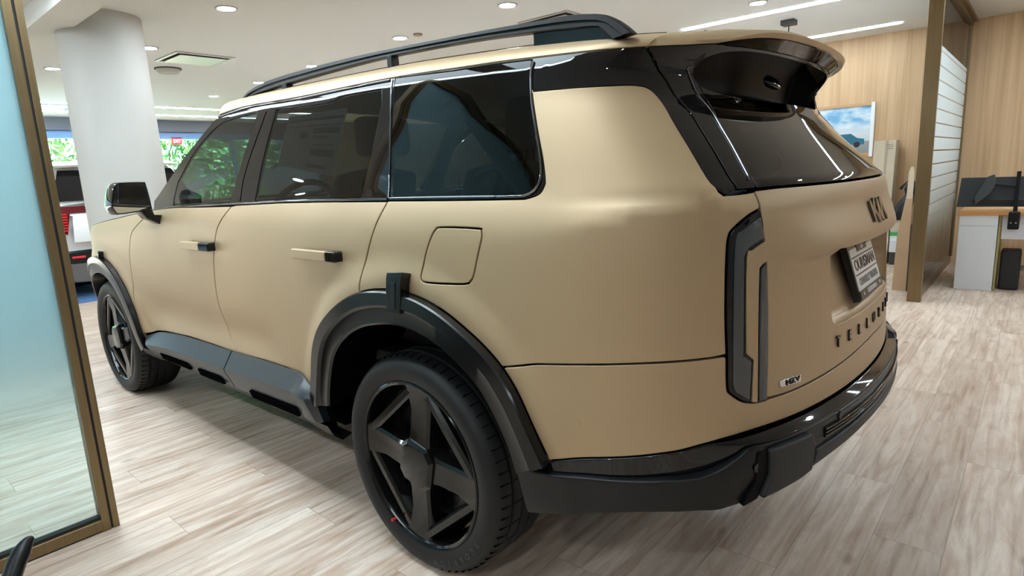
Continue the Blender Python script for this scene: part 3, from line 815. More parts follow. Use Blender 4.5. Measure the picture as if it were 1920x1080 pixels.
for k, hubx in ((0, 0), (1, AXF)):
    cl = [(-.2968, -.2259), (-.2253, -.2206), (-.2455, -.3417), (-.3099, -.3426)] if k == 0 else [to_sv(x, z) for x, z in ((2.90, .935), (2.878, .935), (2.886, .89), (2.905, .89))]
    patch('fender_clip', cl, M['gloss_clad'], car, off=.036 if k == 0 else .028, thick=.036, gap=0, r=.003, mirror=True)
    ci = [(-.272, -.2489), (-.2515, -.2472), (-.2635, -.3268), (-.2817, -.3289)] if k == 0 else [to_sv(x, z) for x, z in ((2.892, .945), (2.884, .945), (2.890, .903), (2.898, .903))]
    if k == 0: patch('fender_clip_slot', ci, M['satin'], car, off=.0385, thick=.006, gap=0, r=.002, mirror=True)
# sill cladding (front and rear door pieces) and rocker
def sill(s0, s1, nose, tail):
    n = 30; rows = []
    def at(s, k):
        f = (s - s1) / (s0 - s1)
        t = pchip([-2.80, -2.668, -2.4325, -2.0952, -1.5525, -1.3025, -1.0069, -.8503, -.80], [-.80, -.7645, -.7161, -.6962, -.6882, -.6828, -.6774, -.7271, -.755])(s)
        m_ = pchip([-2.80, -2.5994, -2.209, -1.6406, -1.1859, -.9214, -.80], [-.815, -.7962, -.7675, -.7581, -.7454, -.7364, -.772])(s)
        l_ = pchip([-2.80, -2.2416, -1.6088, -1.0927, -.9109, -.80], [-.8778, -.871, -.862, -.862, -.8551, -.850])(s)
        return ((t, .004), (t - .002, .012), (m_ + .008, .050), (m_, .057), (m_ - .014, .055), (l_ + .01, .034), (l_, .026), (l_ - .012, -.03))[k]
    for k in range(8):
        row = []
        for i in range(n):
            s = s0 + (s1 - s0) * i / (n - 1); v, d = at(s, k)
            e = min(1., (i / (n - 1)) / .05 if nose else 9, ((n - 1 - i) / (n - 1)) / .04 if tail else 9)
            row.append(PO(s, v, d * (.35 + .65 * e) if d > 0 else d))
        rows.append(row)
    mb = MB(); mb.loft(rows)
    for e in (0, n - 1): mb.add([r_[e] for r_ in rows], [tuple(range(8))])
    o = mb.build('sill_cladding', M['sill'], car, 25); mirror_obj(o, car)
sill(-2.70, -1.592, True, False); sill(-1.583, -.845, False, True)
rk = MB(); rows = []
for v, d in ((-.855, .018), (-.90, .012), (-.94, -.005), (-.955, -.05)):
    rows.append([PO(-2.84 + 2.03 * i / 30, v, d) for i in range(31)])
rk.loft(rows); o = rk.build('rocker_panel', M['satin'], car, 40); mirror_obj(o, car)
for a, b in ((-2.45, -2.05), (-1.95, -1.66), (-1.40, -.98)):
    patch('sill_slot', [(a, -.822), (b - .03, -.815), (b, -.848), (a + .02, -.852)], M['void'], car, off=.050, thick=.012, gap=0, r=.003, mirror=True)
# dark inner shell behind the shut lines, underfloor, and interior
sh = MB(); rows = []
for v in [-.93 + .06 * k for k in range(16)]:
    rows.append([PO(s, min(v, -.025), -.016) for s in [-.78 + .06 * i for i in range(int((SR + .78) / .06) + 1)] + [SR]])
for blk in ((-2.36, -.80),):
    r2 = []
    for v in [-.93 + .06 * k for k in range(16)]:
        r2.append([PO(blk[0] + (blk[1] - blk[0]) * i / 30, min(v, -.025), -.016) for i in range(31)])
    sh2 = MB(); sh2.loft(r2); o = sh2.build('inner_shell', M['void'], car, 60); mirror_obj(o, car)
# rear part above the arch only
r3 = []
for i in range(31):
    s = -.80 + (.22 + .80) * i / 30
    z0 = -.26 if s < .06 else -.30
    r3.append([PO(s, -.025 + (z0 + .025) * j / 8, -.016) for j in range(9)])
sh3 = MB(); sh3.loft(r3); o = sh3.build('inner_shell', M['void'], car, 60); mirror_obj(o, car)
r4 = []
for i in range(41):
    s = .20 + (2 * SR - .40) * i / 40
    r4.append([PO(s, -.02 - .66 * j / 14, -.02 if -.02 - .66 * j / 14 < -.4 or not (1.05 < s < 2 * SR - 1.05) else -.085) for j in range(15)])
sh4 = MB(); sh4.loft(r4).build('inner_shell', M['void'], car, 60)
uf = MB(); uf.box((.62, -.82, .30), (2.36, .82, .36)); uf.box((-.90, -.60, .48), (.62, .60, .56)); uf.box((2.36, -.5, .30), (3.7, .5, .38))
uf.build('underbody', M['void'], car)
fl = MB(); fl.box((-.85, -.80, .62), (2.3, .80, .66)); fl.build('cabin_floor', M['trim'], car)
dash = MB(); dash.loft([[(1.55, y, 1.12), (1.60, y, 1.20), (2.3, y, 1.20), (2.35, y, .7), (1.62, y, .7)] for y in (-.84, .84)], True, True); dash.build('dashboard', M['trim'], car, bevel=.03)
sw = MB(); sw.tube([(1.45 - .08 * math.sin(a), .42 + .185 * math.cos(a), 1.13 + .165 * math.sin(a)) for a in (2 * math.pi * k / 32 for k in range(33))], .016, 8, False); sw.tube([(1.45, .42, 1.13), (1.62, .42, 1.07)], .03, 8)
sw.tube([(1.45, .25, 1.13), (1.46, .42, 1.12), (1.45, .59, 1.13)], .016, 8)
sw.build('steering_wheel', M['trim'], car, 50)
def seat(x, y, w, h):
    e = empty('car_seat', (x, y, .66)); e.parent = car
    mb = MB(); mb.loft([[(-.02, -w, .0), (.48, -w * .95, 0), (.50, -w * .95, .16), (.0, -w, .13)], [(-.02, 0, .0), (.50, 0, 0), (.52, 0, .20), (.0, 0, .16)], [(-.02, w, .0), (.48, w * .95, 0), (.50, w * .95, .16), (.0, w, .13)]], True, True); mb.build('seat_cushion', M['seat'], e, bevel=.03, smooth=50)
    mb = MB(); mb.loft([[(.0, -w, .10), (.10, -w * .95, .10), (-.09, -w * .8, h), (-.18, -w * .8, h)], [(-.02, 0, .10), (.13, 0, .10), (-.07, 0, h + .03), (-.19, 0, h + .03)], [(.0, w, .10), (.10, w * .95, .10), (-.09, w * .8, h), (-.18, w * .8, h)]], True, True); mb.build('seat_back', M['seat'], e, bevel=.03, smooth=50)
    mb = MB(); mb.box((-.24, -.13, h + .07), (-.14, .13, h + .24)); b = mb.build('headrest', M['seat'], e, bevel=.035, smooth=50)
    
    for yy in (-.06, .06): mb = MB(); mb.tube([(-.17, yy, h - .02), (-.19, yy, h + .12)], .007, 6); mb.build('headrest_stem', M['chrome'], b, 50)
for x, ys, w, h in ((.95, (.40, -.40), .26, .66), (.05, (.43, -.43), .27, .64), (-.42, (.36, -.36), .23, .50)):
    for y in ys: seat(x, y, w, h)
sb = MB()
for a, b in (((.02, .80, 1.22), (-.13, .775, 1.50)), ((-.13, .775, 1.50), (-.44, .80, 1.17))):
    a, b = Vector(a), Vector(b); d = (b - a).normalized(); w_ = d.cross(Vector((0, 1, 0))).normalized() * .030
    sb.add([a - w_, a + w_, b + w_, b - w_], [(0, 1, 2, 3)])
sb.build('seat_belt', mat('belt_webbing', (.06, .06, .065), .45), car)
hlr = MB(); rows = []
for x in [1.55 - .2 * i for i in range(12)]:
    hh = HT(x); rows.append([(x, y, BELT + (.40 + .045 * (1 - (y / .72) ** 2)) * hh - .035) for y in [-.72 + .12 * j for j in range(13)]])
hlr.loft(rows).build('headliner', mat('headliner_fabric', (.25, .24, .23), .9), car, 60)
# roof rails
up = [(1.34, 1.668), (1.303, 1.680), (1.206, 1.709), (1.021, 1.727), (.716, 1.730), (.456, 1.727), (.232, 1.720), (-.001, 1.710), (-.202, 1.701), (-.376, 1.691), (-.436, 1.688), (-.522, 1.682), (-.603, 1.669), (-.633, 1.657), (-.663, 1.637), (-.694, 1.609)]
dn = [(1.30, 1.655), (1.25, 1.667), (1.198, 1.684), (.927, 1.694), (.511, 1.699), (.235, 1.697), (-.136, 1.682), (-.375, 1.664), (-.493, 1.653), (-.592, 1.642), (-.612, 1.630), (-.640, 1.605)]
U = resample(cr(up, 5), 70); D = resample(cr(dn, 5), 70)
rl = MB(); sec = ((0., -.017), (0., .012), (.06, .017), (.45, .019), (.52, .013), (.92, .015), (1., .012), (1., -.017))
rl.loft([[Vector((u[0] + (d[0] - u[0]) * f, .735 + o_, u[1] + (d[1] - u[1]) * f)) for f, o_ in sec] for u, d in zip(U, D)], True, True)
rail = rl.build('roof_rail', M['satin'], car, 30)
posts = []
for x0, x1 in ((.905, .945), (.213, .243)):
    rp = MB(); zt = 1.700; rp.loft([[(x0, y, 1.62), (x1, y, 1.62), (x1, y, zt), (x0 + .004, y, zt)] for y in (.718, .750)], True, True)
    posts.append(rp.build('rail_foot', M['satin'], rail, bevel=.003))
ri = MB(); ri.loft([[(-.385, y, 1.61), (-.640, y, 1.60), (-.605, y, 1.640), (-.58, y, 1.648), (-.385, y, 1.667)] for y in (.722, .738)], True, True); rinf = ri.build('rail_infill', M['gloss'], rail)
r2 = mirror_obj(rail, car); mirror_obj(rinf, r2)
for q in posts: mirror_obj(q, r2)
# ditch line along the roof
seam('roof_seam', [(-1.6, .437), (-1.1, .434), (-.5, .434), (0., .440), (.45, .447), (.56, .449)], M['void'], .0005, .0014)
# door handles
for (s0, s1, s2, vt, vb, door) in ((-1.898, -1.685, -1.585, -.181, -.2205, front_door), (-.868, -.648, -.592, -.1735, -.2105, rear_door)):
    for i, d in enumerate(door):
        for q, (a, b, m_) in enumerate(((s0, s1, M['gold']), (s1, s2, M['gloss']))):
            nm = 'door_handle' if q == 0 else 'handle_end'
            o = patch(nm, [(a, vt), (b, vt), (b, vb), (a, vb)], m_, d, off=.036, thick=.016 if q == 0 else .036, gap=.0003, r=.005, grid=.02)[0]
            if i == 1:
                mirror_obj(o, d); bpy.data.objects.remove(o)
        fp = patch('handle_foot', [(s0, vt - .008), (s0 + .03, vt - .008), (s0 + .03, vb + .006), (s0, vb + .006)], M['gold'], d, off=.03, thick=.03, gap=0, r=.003)[0]
        if i == 1:
            mirror_obj(fp, d); bpy.data.objects.remove(fp)
# door mirrors
mr = empty('door_mirror'); mr.parent = car
mp_ = [(1.150, 1.306), (1.132, 1.332), (1.098, 1.337), (1.016, 1.335), (1.002, 1.322), (.992, 1.215), (1.004, 1.196), (1.135, 1.183), (1.160, 1.196), (1.168, 1.24)]
mh = MB(); rows = []
def mcen(k, f): return [(1.905 + k, 1.08 + (y - 1.08) * f, 1.262 + (z - 1.262) * f) for y, z in cr(mp_, 4, True)]
for k, f in ((0., .90), (-.010, .93), (-.010, .97), (.0, 1.0), (.05, 1.03), (.10, .98), (.14, .84), (.165, .55), (.172, .2)): rows.append(mcen(k, f))
mh.loft(rows, True, True).build('mirror_housing', M['gloss'], mr, 40)
mg = MB(); mg.add(mcen(-.0035, .905), [tuple(range(40))]); mg.build('mirror_pane', M['mirror'], mr)
mf = MB(); mf.loft([[(1.90, .995, 1.215), (1.90, 1.05, 1.200), (1.99, 1.05, 1.200), (1.99, .995, 1.215)], [(1.90, .985, 1.17), (1.91, 1.02, 1.155), (2.00, 1.02, 1.155), (2.0, .985, 1.17)], [(1.91, .940, 1.165), (1.915, .952, 1.115), (2.03, .952, 1.115), (2.03, .940, 1.165)]], True, True); mf.build('mirror_foot', M['gloss'], mr, 40, bevel=.004)
mr2 = empty('door_mirror'); mr2.parent = car
for ch in list(mr.children): mirror_obj(ch, mr2)
# emblems and lettering on the tail
def tail_frame(s, v, off):
    p = PO(s, v, off); e = .004
    right = (PO(s + e, v, 0) - PO(s - e, v, 0)).normalized(); up_ = (PO(s, v + e, 0) - PO(s, v - e, 0)).normalized()
    return p, right, up_
for i, chh in enumerate('TELLURIDE'):
    s = 1.1646 + (1.4948 - 1.1646) / 4 * i
    p, r_, u_ = tail_frame(s, -.4385, .002)
    put_text(chh, .044, 'name_letter', M['letter'], car, p, r_, u_, .003, (.92, 1.), .0004)
# maker's emblem in slanted strokes
eb = MB()
def stroke(pts, w=.0095, h=.006):
    for a, b in zip(pts, pts[1:]):
        qs = []
        d = Vector(b) - Vector(a); n2 = Vector((-d.y, d.x)).normalized() * w
        poly = [Vector(a) - n2, Vector(a) + n2, Vector(b) + n2, Vector(b) - n2]
        eb.prism([tuple(q) for q in poly], lambda q, k: tuple(PO(SR - .022 + q[0] * .9, -.103 + q[1], .001 + h * k)))
stroke([(-.086, .03), (-.086, -.03)]); stroke([(-.078, -.006), (-.040, .03)]); stroke([(-.062, .008), (-.030, -.03), (.004, .03), (.004, -.03)]); stroke([(.012, -.03), (.048, .03), (.080, -.03)])
eb.build('maker_emblem', M['emblem'], car)
patch('hybrid_badge', [(.8800, -.4797), (.9657, -.4805), (.9622, -.5002), (.881, -.4972)], M['bright'], car, off=.0035, thick=.004, gap=0, r=.001, grid=.02)
p, r_, u_ = tail_frame(.929, -.4895, .0045)
put_text('HΣV', .0205, 'badge_letters', M['letter'], car, p, r_, u_, .001, (1.35, .85), .0006)
# number plate with dealer frame
pf_ = MB()
pc = Vector((-1.0735, 0, .953)); pu = Vector((.042, 0, .145)).normalized(); pr_ = Vector((0, -1, 0)); pn = pr_.cross(pu)
plate = empty('licence_plate', tuple(pc)); plate.parent = car
def pbox(name, w, h, d0, d1, m, cx=0., cz=0., bevel=0.):
    mb = MB(); mb.obox(pr_ * cx + pu * cz + pn * ((d0 + d1) / 2), pr_ * w / 2, pu * h / 2, pn * (d1 - d0) / 2)
    return mb.build(name, m, plate, bevel=bevel)
pw = mat('plate_white', (.80, .80, .80), .35); pb = mat('plate_black', (.01, .01, .01), .3)
pbox('plate_holder', .316, .166, -.016, .0035, pb, bevel=.002)
pbox('plate_sheet', .290, .140, .0035, .0045, pw)
pbox('frame_strip', .300, .024, .0035, .0065, pb, 0, -.066); pbox('frame_strip', .120, .020, .0035, .0065, pb, 0, .066)
pbox('plate_line', .276, .004, .0045, .0052, pb, 0, .044); pbox('plate_line', .276, .004, .0045, .0052, pb, 0, -.008)
def ptext(txt, size, cz, m, fs=(1, 1), d=.0052, cx=0.):
    o = put_text(txt, size, 'plate_lettering', m, None, pr_ * cx + pu * cz + pn * d, pr_, pu, .0006, fs, .0006); o.parent = plate
ptext('OURISMAN', .050, .018, pb, (1.02, .95)); ptext('CHANTILLY VIRGINIA', .026, -.032, mat('plate_grey', (.25, .25, .25), .5), (.95, 1.15)); ptext('OURISMAN', .022, -.066, pw, (1.1, .9), .0068); ptext('KIA', .017, .066, pw, (1.2, .9), .0068)
ptext('of', .013, -.066, pw, (1, 1), .0068, -.11); ptext('KIA', .013, -.066, pw, (1, 1), .0068, .112)
gm = MB(); gm.loft([[(-1.088, y, 1.054), (-1.075, y, 1.030), (-1.045, y, 1.032), (-1.045, y, 1.060)] for y in (-.10, .02)], True, True); gm.build('tailgate_grip', M['satin'], car, bevel=.004)

# wheels
def wheel(name, x, side, phase):
    e = empty(name, (x, .955 * side, HUBZ)); e.parent = car
    # built facing +y, with hub at the origin of the outer rim plane
    def lathe(prof, seg, nm, m, sm=30, ypos=0):
        mb = MB(); mb.loft([[(r_ * math.cos(2 * math.pi * k / seg), y, r_ * math.sin(2 * math.pi * k / seg)) for k in range(seg)] for r_, y in prof], True); return mb.build(nm, m, e, sm, fix=True)
    R = .3725; ty = [(.272, -.012), (.282, .004), (.292, .010), (.312, .016), (.335, .017), (.350, .010), (.359, -.002), (.366, -.014), (.3705, -.030)]
    g = []
    for gy in (-.052, -.098, -.146, -.192):
        g += [(R, gy + .006), (R - .007, gy + .004), (R - .007, gy - .004), (R, gy - .006)]
    prof = ty + [(R, -.040)] + g + [(.3705, -.215), (.362, -.235), (.335, -.258), (.29, -.250), (.272, -.235)]
    # tyre with shoulder sipes in the same mesh
    sp_ = MB(); sp_.loft([[(r_ * math.cos(2 * math.pi * k / 96), y, r_ * math.sin(2 * math.pi * k / 96)) for k in range(96)] for r_, y in prof], True)
    for k in range(64):
        a = 2 * math.pi * k / 64; ca, sa = math.cos(a), math.sin(a); t_ = Vector((-sa, 0, ca)); rd_ = Vector((ca, 0, sa))
        sp_.obox(rd_ * .3672 + Vector((0, -.028, 0)), t_ * .0012, Vector((0, .019, 0)) + rd_ * -.0018, rd_ * .0042, 1)
        if k % 2: sp_.obox(rd_ * .3722 + Vector((0, -.075, 0)), t_ * .0010, Vector((0, .017, 0)), rd_ * .0012, 1)
    tyre = sp_.build('tyre', [M['rubber'], M['void']], e, 30)
    lathe([(.283, .002), (.284, .008), (.279, .011), (.272, .006), (.268, -.004), (.262, -.06), (.255, -.20)], 72, 'rim', M['wheel'])
    lathe([(.20, -.075), (.20, -.10), (.02, -.10)], 48, 'brake_disc', mat('brake_disc_steel', (.22, .22, .22), .35, 1.), 30)
    w = MB()
    def pol(r_, a, y): return (r_ * math.cos(a), y, r_ * math.sin(a))
    for k in range(4):
        a = phase + k * math.pi / 2
        ex = Vector((math.cos(a), 0, math.sin(a))); ey = Vector((-math.sin(a), 0, math.cos(a))); N_ = Vector((0, 1, 0))
        # spoke: flat face, chamfered sides, widening towards the rim
        rows = []
        for r_, hw, y in ((.055, .056, .0), (.10, .047, -.006), (.18, .047, -.012), (.245, .056, -.004), (.272, .064, .0)):
            rows.append([ex * r_ + ey * (-hw - .012) + N_ * (y - .045), ex * r_ + ey * (-hw) + N_ * (y - .008), ex * r_ + ey * (-hw + .010) + N_ * y, ex * r_ + ey * (hw - .010) + N_ * y, ex * r_ + ey * hw + N_ * (y - .008), ex * r_ + ey * (hw + .012) + N_ * (y - .045)])
        w.loft(rows)
        # straight bar between neighbouring spoke ends
        b = a + math.pi / 2; f = Vector((math.cos(b), 0, math.sin(b)))
        p0 = ex * .252 + ey * .035; p1 = f * .252 + Vector((math.sin(b), 0, -math.cos(b))) * .035
        d = (p1 - p0).normalized(); o_ = Vector((d.z, 0, -d.x)); o_ = o_ if o_.dot(p0 + p1) > 0 else -o_
        rows = []
        for p in (p0, p1): rows.append([p - o_ * .020 + N_ * -.050, p - o_ * .014 + N_ * -.012, p - o_ * .006 + N_ * -.004, p + o_ * .014 + N_ * -.004, p + o_ * .022 + N_ * -.014, p + o_ * .030 + N_ * -.050])
        w.loft(rows)
    w.build('wheel_spokes', M['wheel'], e, 20)
    hc = MB(); pts = [(1, .62), (.62, 1), (-.62, 1), (-1, .62), (-1, -.62), (-.62, -1), (.62, -1), (1, -.62)]
    c_, s_ = math.cos(phase + .12), math.sin(phase + .12)
    rows = []
    for f, y in ((.080, -.03), (.077, .004), (.066, .014), (.064, .0145)): rows.append([((px * c_ - pz * s_) * f, y, (px * s_ + pz * c_) * f) for px, pz in pts])
    hc.loft(rows, True, True).build('wheel_cap', M['wheel'], e, 20)
    ca_ = MB(); ca_.loft([[(.19 * math.cos(q), -.055, .19 * math.sin(q)), (.115 * math.cos(q), -.055, .115 * math.sin(q)), (.115 * math.cos(q), -.11, .115 * math.sin(q)), (.205 * math.cos(q), -.11, .205 * math.sin(q))] for q in [math.radians(150 + 8 * k) for k in range(8)]], True, True); ca_.build('brake_caliper', M['satin'], e, 40)
    if side < 0: e.rotation_euler = (0, 0, math.pi)
    return e, tyre
ph0 = math.radians(5.5)
w1, t1 = wheel('wheel', 0, 1, ph0); wheel('wheel', 0, -1, .4); w2, t2 = wheel('wheel', AXF, 1, math.radians(-16)); wheel('wheel', AXF, -1, .9)
# valve dot and sidewall lettering on the rear tyre
vd = MB(); a = math.radians(-60.8); vd.cyl((.274 * math.cos(a), .008, .274 * math.sin(a)), (.274 * math.cos(a), .024, .274 * math.sin(a)), .005, 12); vd.build('valve_cap', mat('red_cap', (.7, .03, .03), .4), w1, 40)
lm = mat('tyre_lettering', (.05, .05, .05), .5)
for i, chh in enumerate('SCORPION'):
    a = math.radians(212 + 6.3 * i); rd_ = Vector((math.cos(a), 0, math.sin(a))); t_ = Vector((-math.sin(a), 0, math.cos(a)))
    # read from outside the car: +x is to the left
    o = put_text(chh, .026, 'tyre_letter', lm, None, rd_ * .325 + Vector((0, .0175, 0)), t_, rd_, .0008, (1.1, 1.)); o.parent = t1


# ------------------------------------------------------------------ the showroom
CZ = 2.69; WY = -6.55; WX = 12.3
def struct(name, mb, m, **k):
    o = mb.build(name, m, **k); o['kind'] = 'structure'; return o
def bx(a, b): return MB().box(a, b)
struct('floor', bx((-9, WY - .1, -.12), (22, 11, 0)), M['floor'])
struct('ceiling', bx((-9, WY - .1, CZ), (WX + .3, 11, CZ + .12)), M['ceiling'])
struct('trim_1', bx((-9, .555, 2.55), (WX, .80, CZ)), M['ceiling'])      # dropped ceiling strip
struct('wall_right', bx((-9, WY - .12, 0), (WX + .3, WY, CZ)), M['wood'])
struct('wall_left', bx((-9, 10.9, 0), (WX + .3, 11, CZ)), M['white'])
struct('wall_back', bx((-9, WY, 0), (-8.9, 10.9, CZ)), M['white'])
# far window wall: bulkhead, head frame, panes, sill
blk = mat('bulkhead_grey', (.165, .175, .205), .7)
struct('wall_front', bx((WX, WY, 2.46), (WX + .3, 10.9, CZ)), blk)
wf_ = mat('window_frame_blue_grey', (.17, .33, .60), .4)
win = tag(MB().box((WX + .10, WY, 2.32), (WX + .26, 10.9, 2.46)).box((WX + .10, WY, 0), (WX + .26, 10.9, .10)).build('window_1', wf_), kind='structure')
for i in range(9):
    y = WY + .04 + i * 2.15
    bx((WX + .12, y - .03, .1), (WX + .22, y + .03, 2.32)).build('window_mullion', wf_, win)
bx((WX + .16, WY, .1), (WX + .17, 10.9, 2.32)).build('window_pane', glass('clear_window_glass', (.86, .95, .95)), win)
# column
mb = MB(); mb.loft([[(r_ * math.cos(2 * math.pi * k / 64), r_ * math.sin(2 * math.pi * k / 64), z) for k in range(64)] for r_, z in ((.310, 0), (.310, 1.3), (.305, CZ))], True, True)
col = mb.build('column', M['white'], None, 40, loc=(4.45, .325, 0)); col['kind'] = 'structure'
# ceiling lights
def recess(name, x0, x1, y0, y1, label, group, zc=CZ, m='lamp'):
    e = empty(name, ((x0 + x1) / 2, (y0 + y1) / 2, zc), label, 'light', group)
    w, d = (x1 - x0) / 2, (y1 - y0) / 2
    mb = MB()
    # rounded-end diffuser set just below the ceiling
    r_ = min(w, d); pts = []
    for k in range(24):
        a = 2 * math.pi * k / 24; cx = math.copysign(max(w - r_, 0), math.cos(a)); cy = math.copysign(max(d - r_, 0), math.sin(a)); pts.append((cx + r_ * math.cos(a), cy + r_ * math.sin(a)))
    mb.prism(pts, lambda p, k: (p[0], p[1], -.006 * k)); mb.build('diffuser', M[m], e)
    return e
LL = 'linear ceiling lights'
recess('linear_light', -.55, 1.57, -4.32, -4.22, 'longer white linear ceiling light above the spoiler, nearer the camera', LL)
recess('linear_light', -.16, 2.6, -6.03, -5.93, 'white linear ceiling light close to the wood wall', LL)
recess('linear_light', 10.12, 10.24, -5.6, 1.9, 'long white linear ceiling light nearer of the two by the windows', LL)
recess('linear_light', 11.32, 11.44, -5.6, 1.9, 'long white linear ceiling light next to the grey bulkhead', LL)
recess('linear_light', -3.2, -1.5, -5.45, -5.35, 'linear ceiling light added over the desk, out of view', LL)  # unseen, added to brighten the wood wall
recess('linear_light', -2.9, -.80, -4.32, -4.22, 'white linear ceiling light of the office beyond the partition, out of view', LL)
for x0, x1 in ((-.8, .6), (.9, 2.5), (2.8, 3.6)):  # unseen panels added as broad soft light on the car
    e = empty('light_panel', ((x0 + x1) / 2, 1.22, CZ), 'wide white light panel added above the camera side of the car', 'light', 'added ceiling light panels out of view'); w_ = (x1 - x0) / 2
    MB().box((-w_ - .02, -.40, -.006), (w_ + .02, .40, 0)).build('frame', M['white'], e); MB().box((-w_, -.38, -.010), (w_, .38, -.005)).build('diffuser', M['lampfill'], e)
recess('linear_light', -.3, 4.6, 1.62, 1.72, 'white linear ceiling light above the camera side of the car', 'linear lights above the camera')
DLS = [(3.58, -.33, 'ceiling downlight just right of the white column top'), (5.40, -.37, 'ceiling downlight beside the column above the ceiling vent'),
       (2.10, -2.05, 'ceiling downlight above the middle of the roof rail'), (3.60, -2.10, 'ceiling downlight above the rear door glass, left of the smoke detector'), (5.43, -2.20, 'ceiling downlight over the front part of the roof rail'),
       (6.90, -2.25, 'ceiling downlight at the front tip of the roof rail'), (8.45, -2.30, 'small far ceiling downlight above the windscreen pillar'), (7.06, .07, 'ceiling downlight left of the column'), (.62, -3.80, 'ceiling downlight at the top edge left of the linear light')]
for x, y, lb in DLS:
    e = empty('downlight', (x, y, CZ), lb, 'light', 'round ceiling downlights')
    mb = MB(); mb.loft([[(r_ * math.cos(2 * math.pi * k / 32), r_ * math.sin(2 * math.pi * k / 32), z) for k in range(32)] for r_, z in ((.085, 0), (.085, -.006), (.068, -.008), (.064, -.001))], True); mb.build('trim_ring', M['white'], e, 40)
    mb = MB(); mb.cyl((0, 0, 0), (0, 0, -.004), .064, 32); mb.build('diffuser', M['down'], e)
for x, y in [(a, 3.4) for a in (-3.4, -1.6, .2, 2., 3.8, 5.6)] + [(a, 7.5) for a in (-4., 0., 4.)] + [(a, b) for a in (-6.5, -4.5, -2.4) for b in (-5., -2.1)]:  # extra downlights, added out of view to light the room
    e = empty('downlight', (x, y, CZ), 'ceiling downlight added out of view', 'light', 'added downlights out of view')
    mb = MB(); mb.cyl((0, 0, 0), (0, 0, -.004), .064, 32); mb.build('diffuser', M['down'], e)
# ceiling vents
vm = mat('vent_metal', (.50, .47, .46), .35, .5); vd_ = mat('vent_dark', (.05, .05, .05), .8)
def vent(x0, x1, y0, y1, lb):
    e = empty('ceiling_vent', ((x0 + x1) / 2, (y0 + y1) / 2, CZ), lb, 'vent'); w, d = (x1 - x0) / 2, (y1 - y0) / 2
    MB().box((-w, -d, -.004), (w, d, .0)).build('backing', vd_, e)
    mb = MB()
    for a, b in (((-w - .03, -d - .03, -.012), (w + .03, -d, 0)), ((-w - .03, d, -.012), (w + .03, d + .03, 0)), ((-w - .03, -d, -.012), (-w, d, 0)), ((w, -d, -.012), (w + .03, d, 0))): mb.box(a, b)
    mb.build('frame', vm, e, bevel=.003)
    mb = MB(); mb.loft([[(-w * .88, -d * .88, -.022), (w * .80, -d * .88, -.022), (w * .80, d * .88, -.022), (-w * .88, d * .88, -.022)], [(-w * .88, -d * .88, -.017), (w * .80, -d * .88, -.017), (w * .80, d * .88, -.017), (-w * .88, d * .88, -.017)]], True, True); mb.build('plaque', vm, e)
vent(5.45, 5.99, -1.22, -.66, 'square metal ceiling vent right of the column')
vent(1.90, 2.42, -3.15, -2.62, 'square ceiling vent showing its corner above the rear end of the roof rail')
e = empty('light_panel', (10.75, -.25, CZ), 'square recessed bluish light panel between the two far linear lights', 'light')
MB().box((-.32, -.7, -.006), (.32, .7, 0)).build('frame', wf_, e); MB().box((-.28, -.65, -.010), (.28, .65, -.004)).build('diffuser', mat('panel_diffuser', (.7, .85, 1), .5, emit=(.45, .75, 1.), strength=2.5), e)
# detectors
e = empty('smoke_detector', (6.45, -.92, CZ), 'white smoke detector below the ceiling vent near the column', 'detector')
mb = MB(); mb.loft([[(r_ * math.cos(2 * math.pi * k / 24), r_ * math.sin(2 * math.pi * k / 24), z) for k in range(24)] for r_, z in ((.13, 0), (.13, -.02), (.105, -.055), (.05, -.06))], True, True); mb.build('body', M['white'], e, 40)
mb = MB(); mb.cyl((0, 0, 0), (0, 0, -.012), .145, 24); mb.build('base_ring', vd_, e, 40)
o = MB(); o.cyl((0, 0, 0), (0, 0, -.018), .045, 20); tag(o.build('sprinkler_cover', mat('sprinkler_tan', (.45, .33, .26), .6), None, 40, loc=(3.36, -2.13, CZ)), 'small tan ceiling sprinkler cover right of a downlight', 'sprinkler')
e = empty('pendant_lamp', (.655, -4.80, CZ), 'dark pendant rod with square canopy hanging behind the spoiler', 'lamp')
MB().box((-.065, -.065, -.05), (.065, .065, 0)).build('canopy', mat('pendant_black', (.03, .028, .026), .5), e, bevel=.004)
o = MB(); o.cyl((0, 0, -.05), (0, 0, -.955), .006, 10); o.build('rod', M['satin'], e)
o = MB(); o.loft([[(r_ * math.cos(2 * math.pi * k / 24), r_ * math.sin(2 * math.pi * k / 24), z) for k in range(24)] for r_, z in ((.008, -1.12), (.10, -1.10), (.17, -1.02), (.20, -.92), (.195, -.92), (.16, -1.01), (.09, -1.08), (.008, -1.10))], True); o.build('shade', M['satin'], e, 40)
o = MB(); o.cyl((0, 0, -1.08), (0, 0, -.95), .05, 16); o.build('bulb', mat('bulb_glow', (1, .95, .9), .5, emit=(.88, .95, 1.), strength=55.), e, 40)  # unseen bowl and bulb, shaped to throw light on the ceiling
